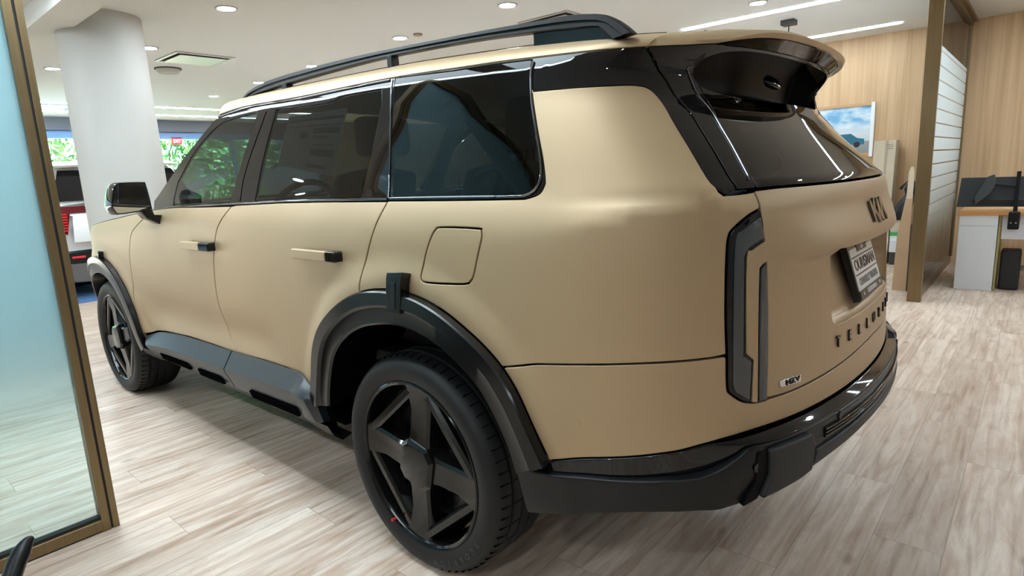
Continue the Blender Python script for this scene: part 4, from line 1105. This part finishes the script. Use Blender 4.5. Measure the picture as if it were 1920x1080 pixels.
# uplight bowls added out of view to brighten the ceiling
for x, y in ((.3, -2.5), (2.6, -2.3), (5.2, -1.8), (-6.8, -1.0), (9.4, 3.2)):
    e = empty('fill_uplight', (x, y, 0), 'low uplight bowl added out of view to brighten the ceiling', 'lamp', 'added uplights out of view')
    o = MB(); o.cyl((0, 0, 0), (0, 0, .03), .16, 32); o.build('base', M['satin'], e, 40); o = MB(); o.cyl((0, 0, .03), (0, 0, .91), .014, 12); o.build('pole', M['satin'], e, 40)
    o = MB(); o.loft([[(r_ * math.cos(2 * math.pi * k / 32), r_ * math.sin(2 * math.pi * k / 32), z) for k in range(32)] for r_, z in ((.01, .90), (.12, .93), (.20, 1.0), (.23, 1.08), (.225, 1.08), (.18, 1.01), (.1, .95), (.01, .92))], True); o.build('bowl', M['satin'], e, 40)
    o = MB(); o.cyl((0, 0, .93), (0, 0, 1.03), .07, 16); o.build('bulb', bpy.data.materials['bulb_glow'], e, 40)
# exit sign
e = empty('exit_sign', (WX - .03, -3.10, 2.20), 'red lit exit sign in front of the far windows right of the column', 'sign')
MB().box((-.03, -.095, 0), (.0, .095, .125)).build('casing', mat('exit_red', (.75, .02, .03), .5, emit=(1., .03, .05), strength=1.1), e)
MB().box((-.034, -.10, .125), (.004, .10, .14)).build('top_rail', M['satin'], e)
put_text('EXIT', .10, 'lettering', mat('exit_letters', (.9, .7, .7), .5, emit=(1., .75, .75), strength=1.6), None, (-.0305, 0, .062), (0, -1, 0), (0, 0, 1), .001, (.75, 1), .001).parent = e
# left glass panel, open at its free edge
gx = 1.19
e = empty('glass_door', (gx, 1.53, 0), 'bronze framed glass panel with frosted upper part at the left edge', 'door')
H = 2.55; L = 2.2
mb = MB(); mb.box((-.028, 0, 0), (.028, .022, H)); mb.build('edge_stile', M['bronze'], e, bevel=.002)
mb = MB(); mb.box((-.022, .022, 0), (.022, .029, H)); mb.build('gasket', M['groove'], e)
mb = MB(); mb.box((-.028, .029, 0), (.028, .057, H)); mb.build('inner_stile', M['bronze'], e, bevel=.002)
mb = MB(); mb.box((-.028, .057, .006), (.028, L, .050)); mb.build('bottom_rail', M['bronze'], e, bevel=.002)
mb = MB(); mb.box((-.016, .057, .050), (.016, L, .060)); mb.build('glazing_bead', M['groove'], e)
mb = MB(); mb.box((-.022, .057, 0), (.022, L, .006)); mb.build('floor_seal', M['groove'], e)
mb = MB(); mb.box((-.028, .057, H - .06), (.028, L, H)); mb.build('top_rail', M['bronze'], e)
mb = MB(); mb.box((-.005, .057, .055), (.005, L, H - .06)); mb.build('glass_pane', M['filmleft'], e)
# right glass partition
e = empty('glass_partition', (-.69, -4.11, 0), 'bronze framed glass partition with white banded film beside the desk', 'partition')
mb = MB(); mb.box((-.055, -.05, 0), (.05, 0, CZ)); mb.build('end_post', M['bronze'], e, bevel=.003)
mb = MB(); mb.box((-.03, WY + 4.11, 0), (.03, -.05, .09)); mb.build('bottom_rail', M['bronze'], e, bevel=.003)
mb = MB(); mb.box((-.05, WY + 4.11, CZ - .06), (.05, -.05, CZ)); mb.box((-.09, WY + 4.11, CZ - .03), (-.05, -.05, CZ)); mb.build('top_rail', M['bronze'], e, bevel=.003)
mb = MB(); mb.box((-.045, WY + 4.11, .09), (.045, WY + 4.19, CZ - .06)); mb.build('wall_post', M['bronze'], e, bevel=.003)
mb = MB(); mb.box((-.030, WY + 4.19, .09), (-.020, -.05, CZ - .06)); mb.build('glass_pane', M['filmright'], e)
# desk group on the right
e = empty('desk', (-.905, -4.9, 0), 'white desk with orange wood edge beside the glass partition', 'desk')
dw = mat('desk_white_laminate', (.74, .75, .77), .45); de = mat('desk_edge_orange_wood', (.55, .26, .08), .4); dt = mat('desk_top_wood', (.60, .36, .17), .45)
MB().box((-.285, -.55, .0), (0, 0, .70)).build('pedestal', dw, e, bevel=.002)
MB().box((-.006, -.55, .60), (-.279, .002, .604)).build('drawer_gap', mat('pale_grey_line', (.5, .5, .5), .6), e)
MB().box((-1.9, -.75, .70), (.01, .015, .737)).build('desktop', de, e, bevel=.003)
MB().box((-1.88, -.73, .737), (-.01, .0, .739)).build('top_surface', dt, e)
MB().box((-1.85, -.03, .485), (-.315, -.015, .70)).build('modesty_panel', mat('desk_panel_grey', (.66, .66, .68), .5), e)
MB().box((-.305, -.50, .02), (-.290, -.02, .70)).build('side_frame', mat('yellowed_edge', (.35, .30, .12), .5), e)
o = MB(); o.tube([(-.32, -.60, .14), (-1.8, -.60, .14)], .03, 12); o.build('foot_rail', M['bright'], e, 40)
# monitors seen from behind
mm = mat('monitor_back_black', (.014, .016, .019), .4)
def monitor(x, y, rz, w, lb):
    e = empty('monitor', (x, y, .739), lb, 'monitor', 'monitors on the desk', rz)
    mb = MB(); mb.loft([[(-w / 2 - .02, 0, .035), (w / 2 + .02, 0, .035), (w / 2, -.05, .30), (-w / 2, -.05, .30)], [(-w / 2 - .02, -.03, .035), (w / 2 + .02, -.03, .035), (w / 2, -.08, .30), (-w / 2, -.08, .30)]], True, True); mb.build('housing', mm, e, bevel=.004)
    MB().box((-w / 2 + .05, -.01, .055), (w / 2 - .1, .012, .10)).build('port_bay', M['groove'], e, bevel=.003)
    return e
mo = monitor(-1.21, -4.93, .05, .64, 'wide black monitor seen from behind on the desk')
e = empty('monitor_stand', (-1.285, -4.88, .739), 'black monitor arm clamped to the front edge of the desk', 'monitor stand')
MB().box((-.03, -.02, -.0), (.0, .015, .35)).build('upright', M['satin'], e, bevel=.004)
o = MB(); o.loft([[(-.015, y, .20), (.17, y, .225), (.17, y, .25), (-.015, y, .225)] for y in (-.015, .015)], True, True); o.build('swing_arm', M['satin'], e, bevel=.004)
o = MB(); o.loft([[(.17, y, .16), (.27, y, .06), (.28, y, .13), (.20, y, .31), (.15, y, .33), (.14, y, .24)] for y in (-.02, .02)], True, True); o.build('mount_plate', mat('arm_grey', (.05, .06, .065), .4), e, bevel=.006)
MB().box((-.055, .0, -.16), (.028, .045, .0)).build('clamp', M['satin'], e, bevel=.014)
o = MB(); o.cyl((-.03, .045, -.10), (-.03, .048, -.10), .006, 10); o.build('clamp_screw', M['bright'], e); o = MB(); o.cyl((.005, .045, -.10), (.005, .048, -.10), .006, 10); o.build('clamp_screw', M['bright'], e)
o = MB().box((-.15, -.19, 0), (.0, .0, .37)); tag(o.build('waste_bin', mat('bin_black', (.012, .013, .016), .6), None, bevel=.02, loc=(-1.225, -5.02, 0)), 'black bin standing under the desk beside the white pedestal', 'bin')
e = empty('office_chair', (-1.75, -5.75, 0), 'dark office chair behind the desk, only its base seen', 'chair')
o = MB()
for k in range(5):
    a = k * 2 * math.pi / 5 + .3; o.tube([(0, 0, .12), (.30 * math.cos(a), .30 * math.sin(a), .075)], .02, 8)
o.build('star_base', M['satin'], e, 40)
for k in range(5):
    a = k * 2 * math.pi / 5 + .3; w = MB(); w.cyl((.30 * math.cos(a) - .02, .30 * math.sin(a), .03), (.30 * math.cos(a) + .02, .30 * math.sin(a), .03), .03, 14); w.build('caster', M['rubber'], e, 40)
o = MB(); o.cyl((0, 0, .12), (0, 0, .46), .025, 12); o.build('gas_lift', M['satin'], e, 40)
o = MB(); o.box((-.25, -.25, .44), (.25, .25, .54)); o.build('seat', M['trim'], e, bevel=.04)
o = MB(); o.box((-.24, -.30, .58), (.24, -.24, 1.10)); o.build('backrest', M['trim'], e, bevel=.03)
# things leaning by the wood wall
cb1 = noise_mat('pale_cardboard', (.56, .47, .35), (.62, .53, .40), 3., .8); cb2 = noise_mat('brown_cardboard', (.40, .25, .14), (.46, .30, .17), 4., .8); tape = mat('packing_tape', (.42, .34, .24), .3)
e = empty('tall_cardboard_box', (-.015, -6.18, 0), 'tall pale cardboard box leaning on the wood wall beside the car tail', 'box')
o = MB(); dy = -.14; o.loft([[(-.115, .0, 0), (.115, .0, 0), (.115, -.18, 0), (-.115, -.18, 0)], [(-.115, dy, 1.45), (.115, dy, 1.45), (.115, dy - .18, 1.45), (-.115, dy - .18, 1.45)]], True, True); o.build('carton', cb1, e, bevel=.006)
o = MB(); o.loft([[(-.03, .002, .01), (.0, .002, .01), (.0, dy + .002, 1.449), (-.03, dy + .002, 1.449)]]); 
o = MB(); o.add([(-.035, .0025, .01), (-.005, .0025, .01), (-.005, dy + .0025, 1.448), (-.035, dy + .0025, 1.448)], [(0, 1, 2, 3)]); o.build('tape_strip', tape, e)
o = MB()
for k, w_ in enumerate((.07, .05, .06)): 
    z = 1.40 - .022 * k; y = dy * z / 1.45 + .003; o.add([(-.085, y, z), (-.085 + w_, y, z), (-.085 + w_, y + .0007, z - .007), (-.085, y + .0007, z - .007)], [(0, 1, 2, 3)])
o.build('printed_lines', mat('print_grey', (.25, .2, .16), .7), e)
cx_ = -.235
o = empty('carton_stack_crate', (cx_, -6.25, 0), 'low grey plastic crate under the small stacked cartons', 'crate')
MB().box((-.07, -.12, 0), (.07, .10, .15)).build('crate_body', mat('crate_dark', (.03, .035, .033), .5), o, bevel=.01)
for z0, z1, m_, lb in ((.15, .27, mat('carton_white', (.72, .72, .76), .6), 'small white carton on the dark crate, lowest of the stack'), (.272, .395, mat('carton_white_green', (.74, .75, .78), .6), 'white carton with green band, middle of the small stack'), (.397, .53, cb1, 'small pale cardboard carton on top of the green banded one')):
    e = empty('carton', (cx_, -6.25, z0), lb, 'carton', 'small cartons stacked by the wall'); hh = z1 - z0
    MB().box((-.08, -.12, 0), (.08, .11, hh)).build('carton_body', m_, e, bevel=.004)
    if z0 == .272: MB().box((-.0805, -.10, hh - .05), (.0805, .1105, hh - .004)).build('green_band', mat('carton_green', (.05, .40, .12), .5), e); MB().box((-.02, .1095, .01), (.07, .1110, .05)).build('label_sheet', mat('label_white', (.85, .85, .85), .6), e)
    if z0 == .397: MB().box((-.081, .06, hh - .03), (.081, .111, hh + .001)).build('tape_strip', tape, e)
e = empty('folded_umbrella_bag', (cx_ - .04, -6.2, .53), 'crumpled black bag lying on top of the small carton stack', 'bag')
random.seed(3)
o = MB(); rows = []
for i, (z, r_, dx) in enumerate(((0, .10, .04), (.06, .12, .03), (.14, .115, .015), (.22, .08, -.03), (.30, .055, -.05), (.36, .085, -.06), (.40, .07, -.06), (.44, .03, -.06))):
    r_ *= .85; rows.append([(dx + .01 + r_ * math.cos(2 * math.pi * k / 14) * (1 + .22 * random.uniform(-1, 1)), .8 * r_ * math.sin(2 * math.pi * k / 14) * (1 + .2 * random.uniform(-1, 1)), z + .02 * random.uniform(-1, 1) * (i > 0)) for k in range(14)])
o.loft(rows, True, True); o.build('bag_body', mat('black_nylon', (.012, .013, .018), .45), e, 30)
for a, b, c in (((.05, .03, .36), (.02, .05, .40), (-.03, .05, .46)), ((-.10, .03, .40), (-.12, .04, .44), (-.13, .04, .50)), ((.05, .05, .12), (.08, .06, .12), (.10, .06, .10))): o = MB(); o.tube([a, b, c], [.018, .012, .003], 8); o.build('bag_corner', bpy.data.materials['black_nylon'], e, 40)
e = empty('cardboard_sheet', (-.51, -4.60, 0), 'brown flattened cardboard leaning behind the bronze partition post', 'cardboard')
o = MB(); d1 = (.02, -.30)
def cs(x, z, k): return (x + .03 * z, .02 - .26 * z - .035 * k, z)
o.loft([[cs(-.055, 0, 0), cs(.058, 0, 0), cs(.052, .5, 0), cs(.0, .90, 0), cs(-.05, .90, 0)], [cs(-.055, 0, 1), cs(.058, 0, 1), cs(.052, .5, 1), cs(.0, .90, 1), cs(-.05, .90, 1)]], True, True); o.build('sheet', cb2, e)
o = MB(); o.loft([[cs(-.05, .86, -.05), cs(.0, .86, -.05), cs(-.004, 1.10, -.05), cs(-.018, 1.16, -.05), cs(-.04, 1.16, -.05), cs(-.05, 1.1, -.05)], [cs(-.05, .86, .3), cs(.0, .86, .3), cs(-.004, 1.10, .3), cs(-.018, 1.16, .3), cs(-.04, 1.16, .3), cs(-.05, 1.1, .3)]], True, True); o.build('plastic_sleeve', mat('pale_plastic_sleeve', (.58, .47, .34), .25), e)
e = empty('dark_board', (-.60, -4.62, 0), 'thin dark board leaning between cardboard and bronze post', 'board')
o = MB(); o.loft([[(-.02, .05, 0), (.03, .05, 0), (.05, -.10, .62), (.0, -.10, .62)], [(-.02, .03, 0), (.03, .03, 0), (.05, -.12, .62), (.0, -.12, .62)]], True, True); o.build('board_body', M['trim'], e)
# framed picture on the wood wall
e = empty('picture', (.45, WY, 1.30), 'framed photo of a vehicle under a blue sky on the wood wall', 'picture')
pm = mat('picture_print', rough=.35); t = NT(pm); b = t.n['Principled BSDF']
co = t.add('ShaderNodeTexCoord'); sp2 = t.add('ShaderNodeSeparateXYZ'); t.link(co.outputs['Object'], sp2.inputs[0])
nz = t.add('ShaderNodeTexNoise'); nz.inputs['Scale'].default_value = 4.5; nz.inputs['Detail'].default_value = 6; mpn = t.add('ShaderNodeMapping'); mpn.inputs['Scale'].default_value = (1, 1, 2.2); t.link(co.outputs['Object'], mpn.inputs[0]); t.link(mpn.outputs[0], nz.inputs['Vector'])
sky = t.ramp(nz.outputs[0], [(.40, (.17, .42, .68)), (.55, (.55, .70, .82)), (.68, (.85, .88, .9))])
gr = t.ramp(sp2.outputs[2], [(.0, (.25, .27, .28)), (.16, (.33, .35, .35)), (.165, (.55, .63, .68)), (.33, (.75, .80, .84)), (.42, (.8, .84, .88))])
fac = t.add('ShaderNodeMapRange'); t.link(sp2.outputs[2], fac.inputs[0]); fac.inputs[1].default_value = .26; fac.inputs[2].default_value = .42
t.link(t.mix(fac.outputs[0], gr, sky), b.inputs['Base Color'])
MB().box((-.26, 0, .02), (.85, .016, .585)).build('print', pm, e)
fw = mat('picture_frame_white', (.85, .86, .88), .4); fo_ = mat('picture_frame_wood', (.55, .33, .16), .5)
o = MB(); o.box((-.30, 0, -.03), (-.26, .035, .62)); o.build('side_frame', fw, e); o = MB(); o.box((.85, 0, -.03), (.89, .035, .62)); o.build('side_frame', fw, e)
o = MB(); o.box((-.26, 0, .585), (.85, .03, .615)); o.build('top_frame', fo_, e); o = MB(); o.box((-.26, 0, -.01), (.85, .03, .02)); o.build('bottom_frame', fo_, e)
tc = mat('printed_teal', (.02, .14, .22), .4)
o = MB(); pts = [(-.20, .125), (.26, .125), (.27, .19), (.22, .205), (.16, .255), (-.05, .26), (-.12, .205), (-.20, .19)]; o.prism(pts, lambda p, k: (p[0], .016 + .001 * k, p[1])); o.build('printed_vehicle', tc, e)
for x in (-.12, .18): o = MB(); o.cyl((x, .0165, .125), (x, .0178, .125), .035, 20); o.build('printed_wheel', M['groove'], e)
# white SUV parked beyond the column
sv = empty('white_suv', (7.5, -.62, 0), 'white SUV parked beyond the column with its tail lamp showing', 'car')
wp = mat('white_car_paint', (.78, .79, .79), .22, 0, .6); bg = glass('black_car_glass', (.02, .02, .02)); rd_m = mat('red_lamp', (.13, .005, .008), .2, 0, .6); rl_m = mat('red_lamp_bright', (.75, .02, .03), .3, emit=(1, .04, .05), strength=.06)
o = MB(); rows = []
prof = [(.02, .52), (.0, .70), (.01, .86), (.0, 1.05), (.03, 1.19)]
def xs_ring(x, zb, zt, w0, w1):
    pts = []
    for k in range(28):
        a = 2 * math.pi * k / 28; c, s = math.cos(a), math.sin(a)
        cy = math.copysign(abs(c) ** .35, c); cz = math.copysign(abs(s) ** .35, s)
        f = (cz + 1) / 2; pts.append((x, cy * (w0 + (w1 - w0) * f), zb + (zt - zb) * f))
    return pts
o.loft([xs_ring(.08, .50, 1.14, .80, .78), xs_ring(.02, .47, 1.18, .90, .88), xs_ring(.14, .32, 1.20, .96, .93), xs_ring(.9, .25, 1.21, .97, .94), xs_ring(3.0, .25, 1.20, .97, .94), xs_ring(4.1, .28, 1.10, .95, .90), xs_ring(4.5, .45, .95, .80, .75)], True, True); o.build('body', wp, sv, 40)
o = MB(); o.loft([xs_ring(.10, 1.15, 1.19, .90, .89), xs_ring(.34, 1.15, 1.60, .89, .70), xs_ring(.46, 1.15, 1.685, .90, .70), xs_ring(1.2, 1.15, 1.72, .91, .72), xs_ring(2.4, 1.15, 1.69, .91, .70), xs_ring(3.3, 1.15, 1.22, .90, .80)], True, True); o.build('roof', wp, sv, 40)
o = MB(); o.loft([[(.075, -.80 + 1.6 * k / 12, 1.205) for k in range(13)], [(.19, -.74 + 1.48 * k / 12, 1.40) for k in range(13)], [(.315, -.66 + 1.32 * k / 12, 1.585) for k in range(13)]]); rw = o.build('rear_window', M['gloss'], sv, 40)
o = MB(); o.loft([[(.20, -.72, 1.64), (.20, 0, 1.665), (.20, .72, 1.64)], [(.46, -.70, 1.695), (.46, 0, 1.72), (.46, .70, 1.695)], [(.46, -.70, 1.66), (.46, 0, 1.68), (.46, .70, 1.66)], [(.22, -.70, 1.615), (.22, 0, 1.64), (.22, .70, 1.615)], [(.20, -.72, 1.64), (.20, 0, 1.665), (.20, .72, 1.64)]]); o.build('spoiler', wp, sv, 50)
for sg in (1, -1):
    o = MB(); o.loft([[(x, sg * (.905 - .25 * (z - 1.2)), z) for x, z in pr2] for pr2 in (((.30, 1.24), (.9, 1.24), (1.6, 1.24), (2.9, 1.24)), ((.48, 1.56), (.9, 1.60), (1.6, 1.61), (2.5, 1.58)))]); o.build('side_window', M['gloss'], sv)
    o = MB(); o.loft([[(.01, sg * .52, 1.06), (.0, sg * .86, 1.06), (.14, sg * .965, 1.06)], [(.01, sg * .52, 1.14), (.0, sg * .86, 1.14), (.14, sg * .955, 1.14)]]); o.build('lamp_arm', rd_m, sv)
    o = MB(); o.loft([[(.012, sg * .735, .80), (.012, sg * .87, .83), (.13, sg * .972, .84)], [(.002, sg * .68, 1.06), (.0, sg * .86, 1.06), (.13, sg * .965, 1.06)]]); tl = o.build('tail_lamp', rd_m, sv)
    for k in range(7):
        z = .845 + .033 * k; o = MB(); o.loft([[(-.014, sg * .72, z), (-.016, sg * .86, z), (.10, sg * .955, z)], [(-.014, sg * .72, z + .014), (-.016, sg * .86, z + .014), (.10, sg * .955, z + .014)]]); o.build('lamp_bar', rl_m, tl)
    o = MB(); o.box((-.008, min(sg * .60, sg * .74), .505), (.03, max(sg * .60, sg * .74), .53)); o.build('reflector', rl_m, sv)
o = MB(); o.box((-.004, -.52, 1.065), (.02, .52, 1.135)); o.build('light_bar', rd_m, sv)
o = MB(); o.loft([[(-.01, -.69, .70), (-.02, 0, .70), (-.01, .69, .70)], [(-.012, -.66, 1.02), (-.022, 0, 1.02), (-.012, .66, 1.02)], [(.02, -.72, 1.05), (.01, 0, 1.05), (.02, .72, 1.05)]]); o.build('tailgate', wp, sv, 50)
o = MB(); o.loft([xs_ring(-.005, .44, .58, .86, .86), xs_ring(.02, .40, .60, .93, .93), xs_ring(.3, .38, .58, .98, .98)], True, True); o.build('bumper_trim', M['satin'], sv, 40)
o = MB(); o.loft([xs_ring(.0, .20, .47, .82, .86), xs_ring(.03, .19, .49, .90, .92), xs_ring(.4, .2, .45, .95, .95)], True, True); o.build('lower_bumper', mat('grey_bumper', (.12, .115, .11), .35), sv, 40)
o = MB(); o.box((.2, -.8, .14), (4.2, .8, .3)); o.build('underbody', M['void'], sv)
for x in (.95, 3.6):
    for sg in (1, -1):
        w = MB(); w.loft([[(x + r_ * math.cos(2 * math.pi * k / 40), sg * y, .365 + r_ * math.sin(2 * math.pi * k / 40)) for k in range(40)] for r_, y in ((.2, .72), (.345, .70), (.365, .73), (.365, .92), (.34, .95), (.26, .955), (.25, .93))], True); w.build('tyre', M['rubber'], sv, 40)
        w = MB(); w.cyl((x, sg * .90, .365), (x, sg * .935, .365), .255, 24); w.build('rim', M['chrome'], sv, 40)
# blue sheet standing for the sky reflected in the floor
tag(MB().box((7.1, -1.9, 0), (12.0, .7, .004)).build('sky_reflection', noise_mat('sky_reflection_blue', (.10, .20, .42), (.16, .30, .58), 4., .25, (1, 6, 1))), 'blue sheet for the sky reflected in the floor under the white SUV', 'painted reflection')
# dark curved handle at the lower left corner
e = empty('stand', (-.16, 2.62, 0), 'dark curved stand arm poking into the lower left corner', 'stand')
def loc(p): return (p[0] + .16, p[1] - 2.62, p[2])
o = MB(); pts = [(.30, 1.900, .482), (.285, 1.915, .478), (.26, 1.938, .458), (.22, 1.975, .42), (.13, 2.10, .34), (.02, 2.32, .2), (-.10, 2.53, .06), (-.16, 2.62, .02)]
o.tube([loc(p) for p in cr(pts, 5)], [.008 + .012 * min(1, i / 8) for i in range(len(cr(pts, 5)))], 10); o.build('arm', M['satin'], e, 50)
o = MB(); o.cyl((0, 0, 0), (0, 0, .025), .16, 32); o.build('base', M['satin'], e, 40)
# greenery outside the windows
gm = [noise_mat('leaf_green_%d' % i, a, b, 6., .6) for i, (a, b) in enumerate((((.05, .16, .05), (.13, .34, .12)), ((.10, .24, .08), (.26, .45, .20))))]
random.seed(11)
def bush(name, x, y, z, r_, n, m_, lb, grp, trunk=None):
    e = empty(name, (x, y, 0), lb, 'tree' if trunk else 'shrub', grp)
    o = MB()
    for _ in range(n):
        a, b = random.uniform(0, 6.283), random.uniform(-1, 1); rr = r_ * random.uniform(.55, 1.)
        c = Vector((rr * math.sqrt(1 - b * b) * math.cos(a), rr * math.sqrt(1 - b * b) * math.sin(a), z + .75 * rr * b))
        d = Vector((random.uniform(-1, 1), random.uniform(-1, 1), random.uniform(-.6, 1))).normalized(); s_ = d.cross(Vector((random.random(), random.random(), .3))).normalized()
        l_ = random.uniform(.10, .22); o.add([c - d * l_, c + s_ * l_ * .4, c + d * l_, c - s_ * l_ * .4], [(0, 1, 2, 3)])
    f = o.build('foliage', m_, e, fix=False); f['kind'] = 'stuff'
    if trunk:
        o = MB(); o.tube([(0, 0, 0), (.05, .03, z * .6), (0, 0, z)], [.09, .07, .03], 10); o.build('trunk', mat('bark', (.12, .08, .05), .9) if 'bark' not in bpy.data.materials else bpy.data.materials['bark'], e, 50)
for i, y in enumerate((-1.2, -3.3, -5.4, .9)):
    bush('shrub', 15.0 + .3 * (i % 2), y, .78, 1.0, 900, gm[i % 2], 'leafy green shrub outside the far windows', 'shrubs outside the far windows')
for i, (x, y) in enumerate(((18.0, -1.9), (18.4, -5.2), (18., 1.4), (21., -8.5))):
    bush('tree', x, y, 2.6, 1.55, 1100, gm[(i + 1) % 2], 'leafy green tree outside behind the shrubs', 'trees outside the far windows', True)
# potted palm just inside the window
e = empty('potted_palm', (13.4, -1.15, 0), 'dark green palm in a pot outside the window left of the column', 'plant')
o = MB(); o.loft([[(r_ * math.cos(2 * math.pi * k / 24), r_ * math.sin(2 * math.pi * k / 24), z) for k in range(24)] for r_, z in ((.16, 0), (.22, .45), (.20, .45), (.19, .40))], True, True); o.build('pot', M['satin'], e, 40)
o = MB(); o.tube([(0, 0, .4), (.02, .01, 1.5)], .03, 8); o.build('stem', mat('palm_stem', (.18, .13, .07), .8), e)
pmt = mat('palm_green', (.02, .10, .03), .5)
for k in range(9):
    a = 2 * math.pi * k / 9; o = MB(); ax = []
    for j in range(9):
        f = j / 8; ax.append(Vector((.45 * f * math.cos(a), .45 * f * math.sin(a), 1.5 + .62 * f - .55 * f * f)))
    for j in range(1, 9):
        d = (ax[j] - ax[j - 1]).normalized(); s_ = d.cross(Vector((0, 0, 1))).normalized(); l_ = .17 * (1 - .6 * j / 8)
        for sg in (1, -1): o.add([ax[j] - d * .012, ax[j] + d * .012, ax[j] + s_ * sg * l_ + d * .06 + Vector((0, 0, -.04))], [(0, 1, 2)])
    o.tube(ax, .004, 5); o.build('frond', pmt, e, fix=False)

# ------------------------------------------------------------------ light, world, camera
w = bpy.data.worlds.new('World'); SC.world = w; w.use_nodes = True
t = NT(w); bgn = t.n['Background']
sk = t.add('ShaderNodeTexSky'); sk.sky_type = 'HOSEK_WILKIE'; sk.sun_direction = Vector((.3, .5, .8)).normalized(); sk.turbidity = 4.
t.link(sk.outputs[0], bgn.inputs[0]); bgn.inputs[1].default_value = 5.0
sun = bpy.data.lights.new('sun', 'SUN'); sun.energy = 70.; sun.angle = .02; so = bpy.data.objects.new('sun', sun); COL.objects.link(so); so.rotation_euler = (math.radians(38), math.radians(20), 0); so.location = (18, 0, 6)
so.rotation_euler = Vector((-.45, -.25, .85)).to_track_quat('Z', 'Y').to_euler()
cam = bpy.data.cameras.new('camera'); co = bpy.data.objects.new('camera', cam); COL.objects.link(co)
co.location = (-1.47125, 2.10633, 1.29426); co.rotation_euler = (1.380928, .0480924, -2.42689381)
cam.sensor_fit = 'HORIZONTAL'; cam.sensor_width = 36.; cam.lens = 36. * 1130.15 / 1920.; cam.clip_start = .02; cam.clip_end = 200
SC.camera = co
SC.view_settings.view_transform = 'Standard'; SC.view_settings.look = 'None'; SC.view_settings.exposure = .9; SC.view_settings.gamma = 1.
SC.view_settings.use_curve_mapping = False
SC.cycles.use_denoising = True
SC.cycles.max_bounces = 10; SC.cycles.diffuse_bounces = 5; SC.cycles.glossy_bounces = 5; SC.cycles.transmission_bounces = 6; SC.cycles.transparent_max_bounces = 12
SC.cycles.sample_clamp_indirect = 6.
SC.cycles.caustics_reflective = False; SC.cycles.caustics_refractive = False
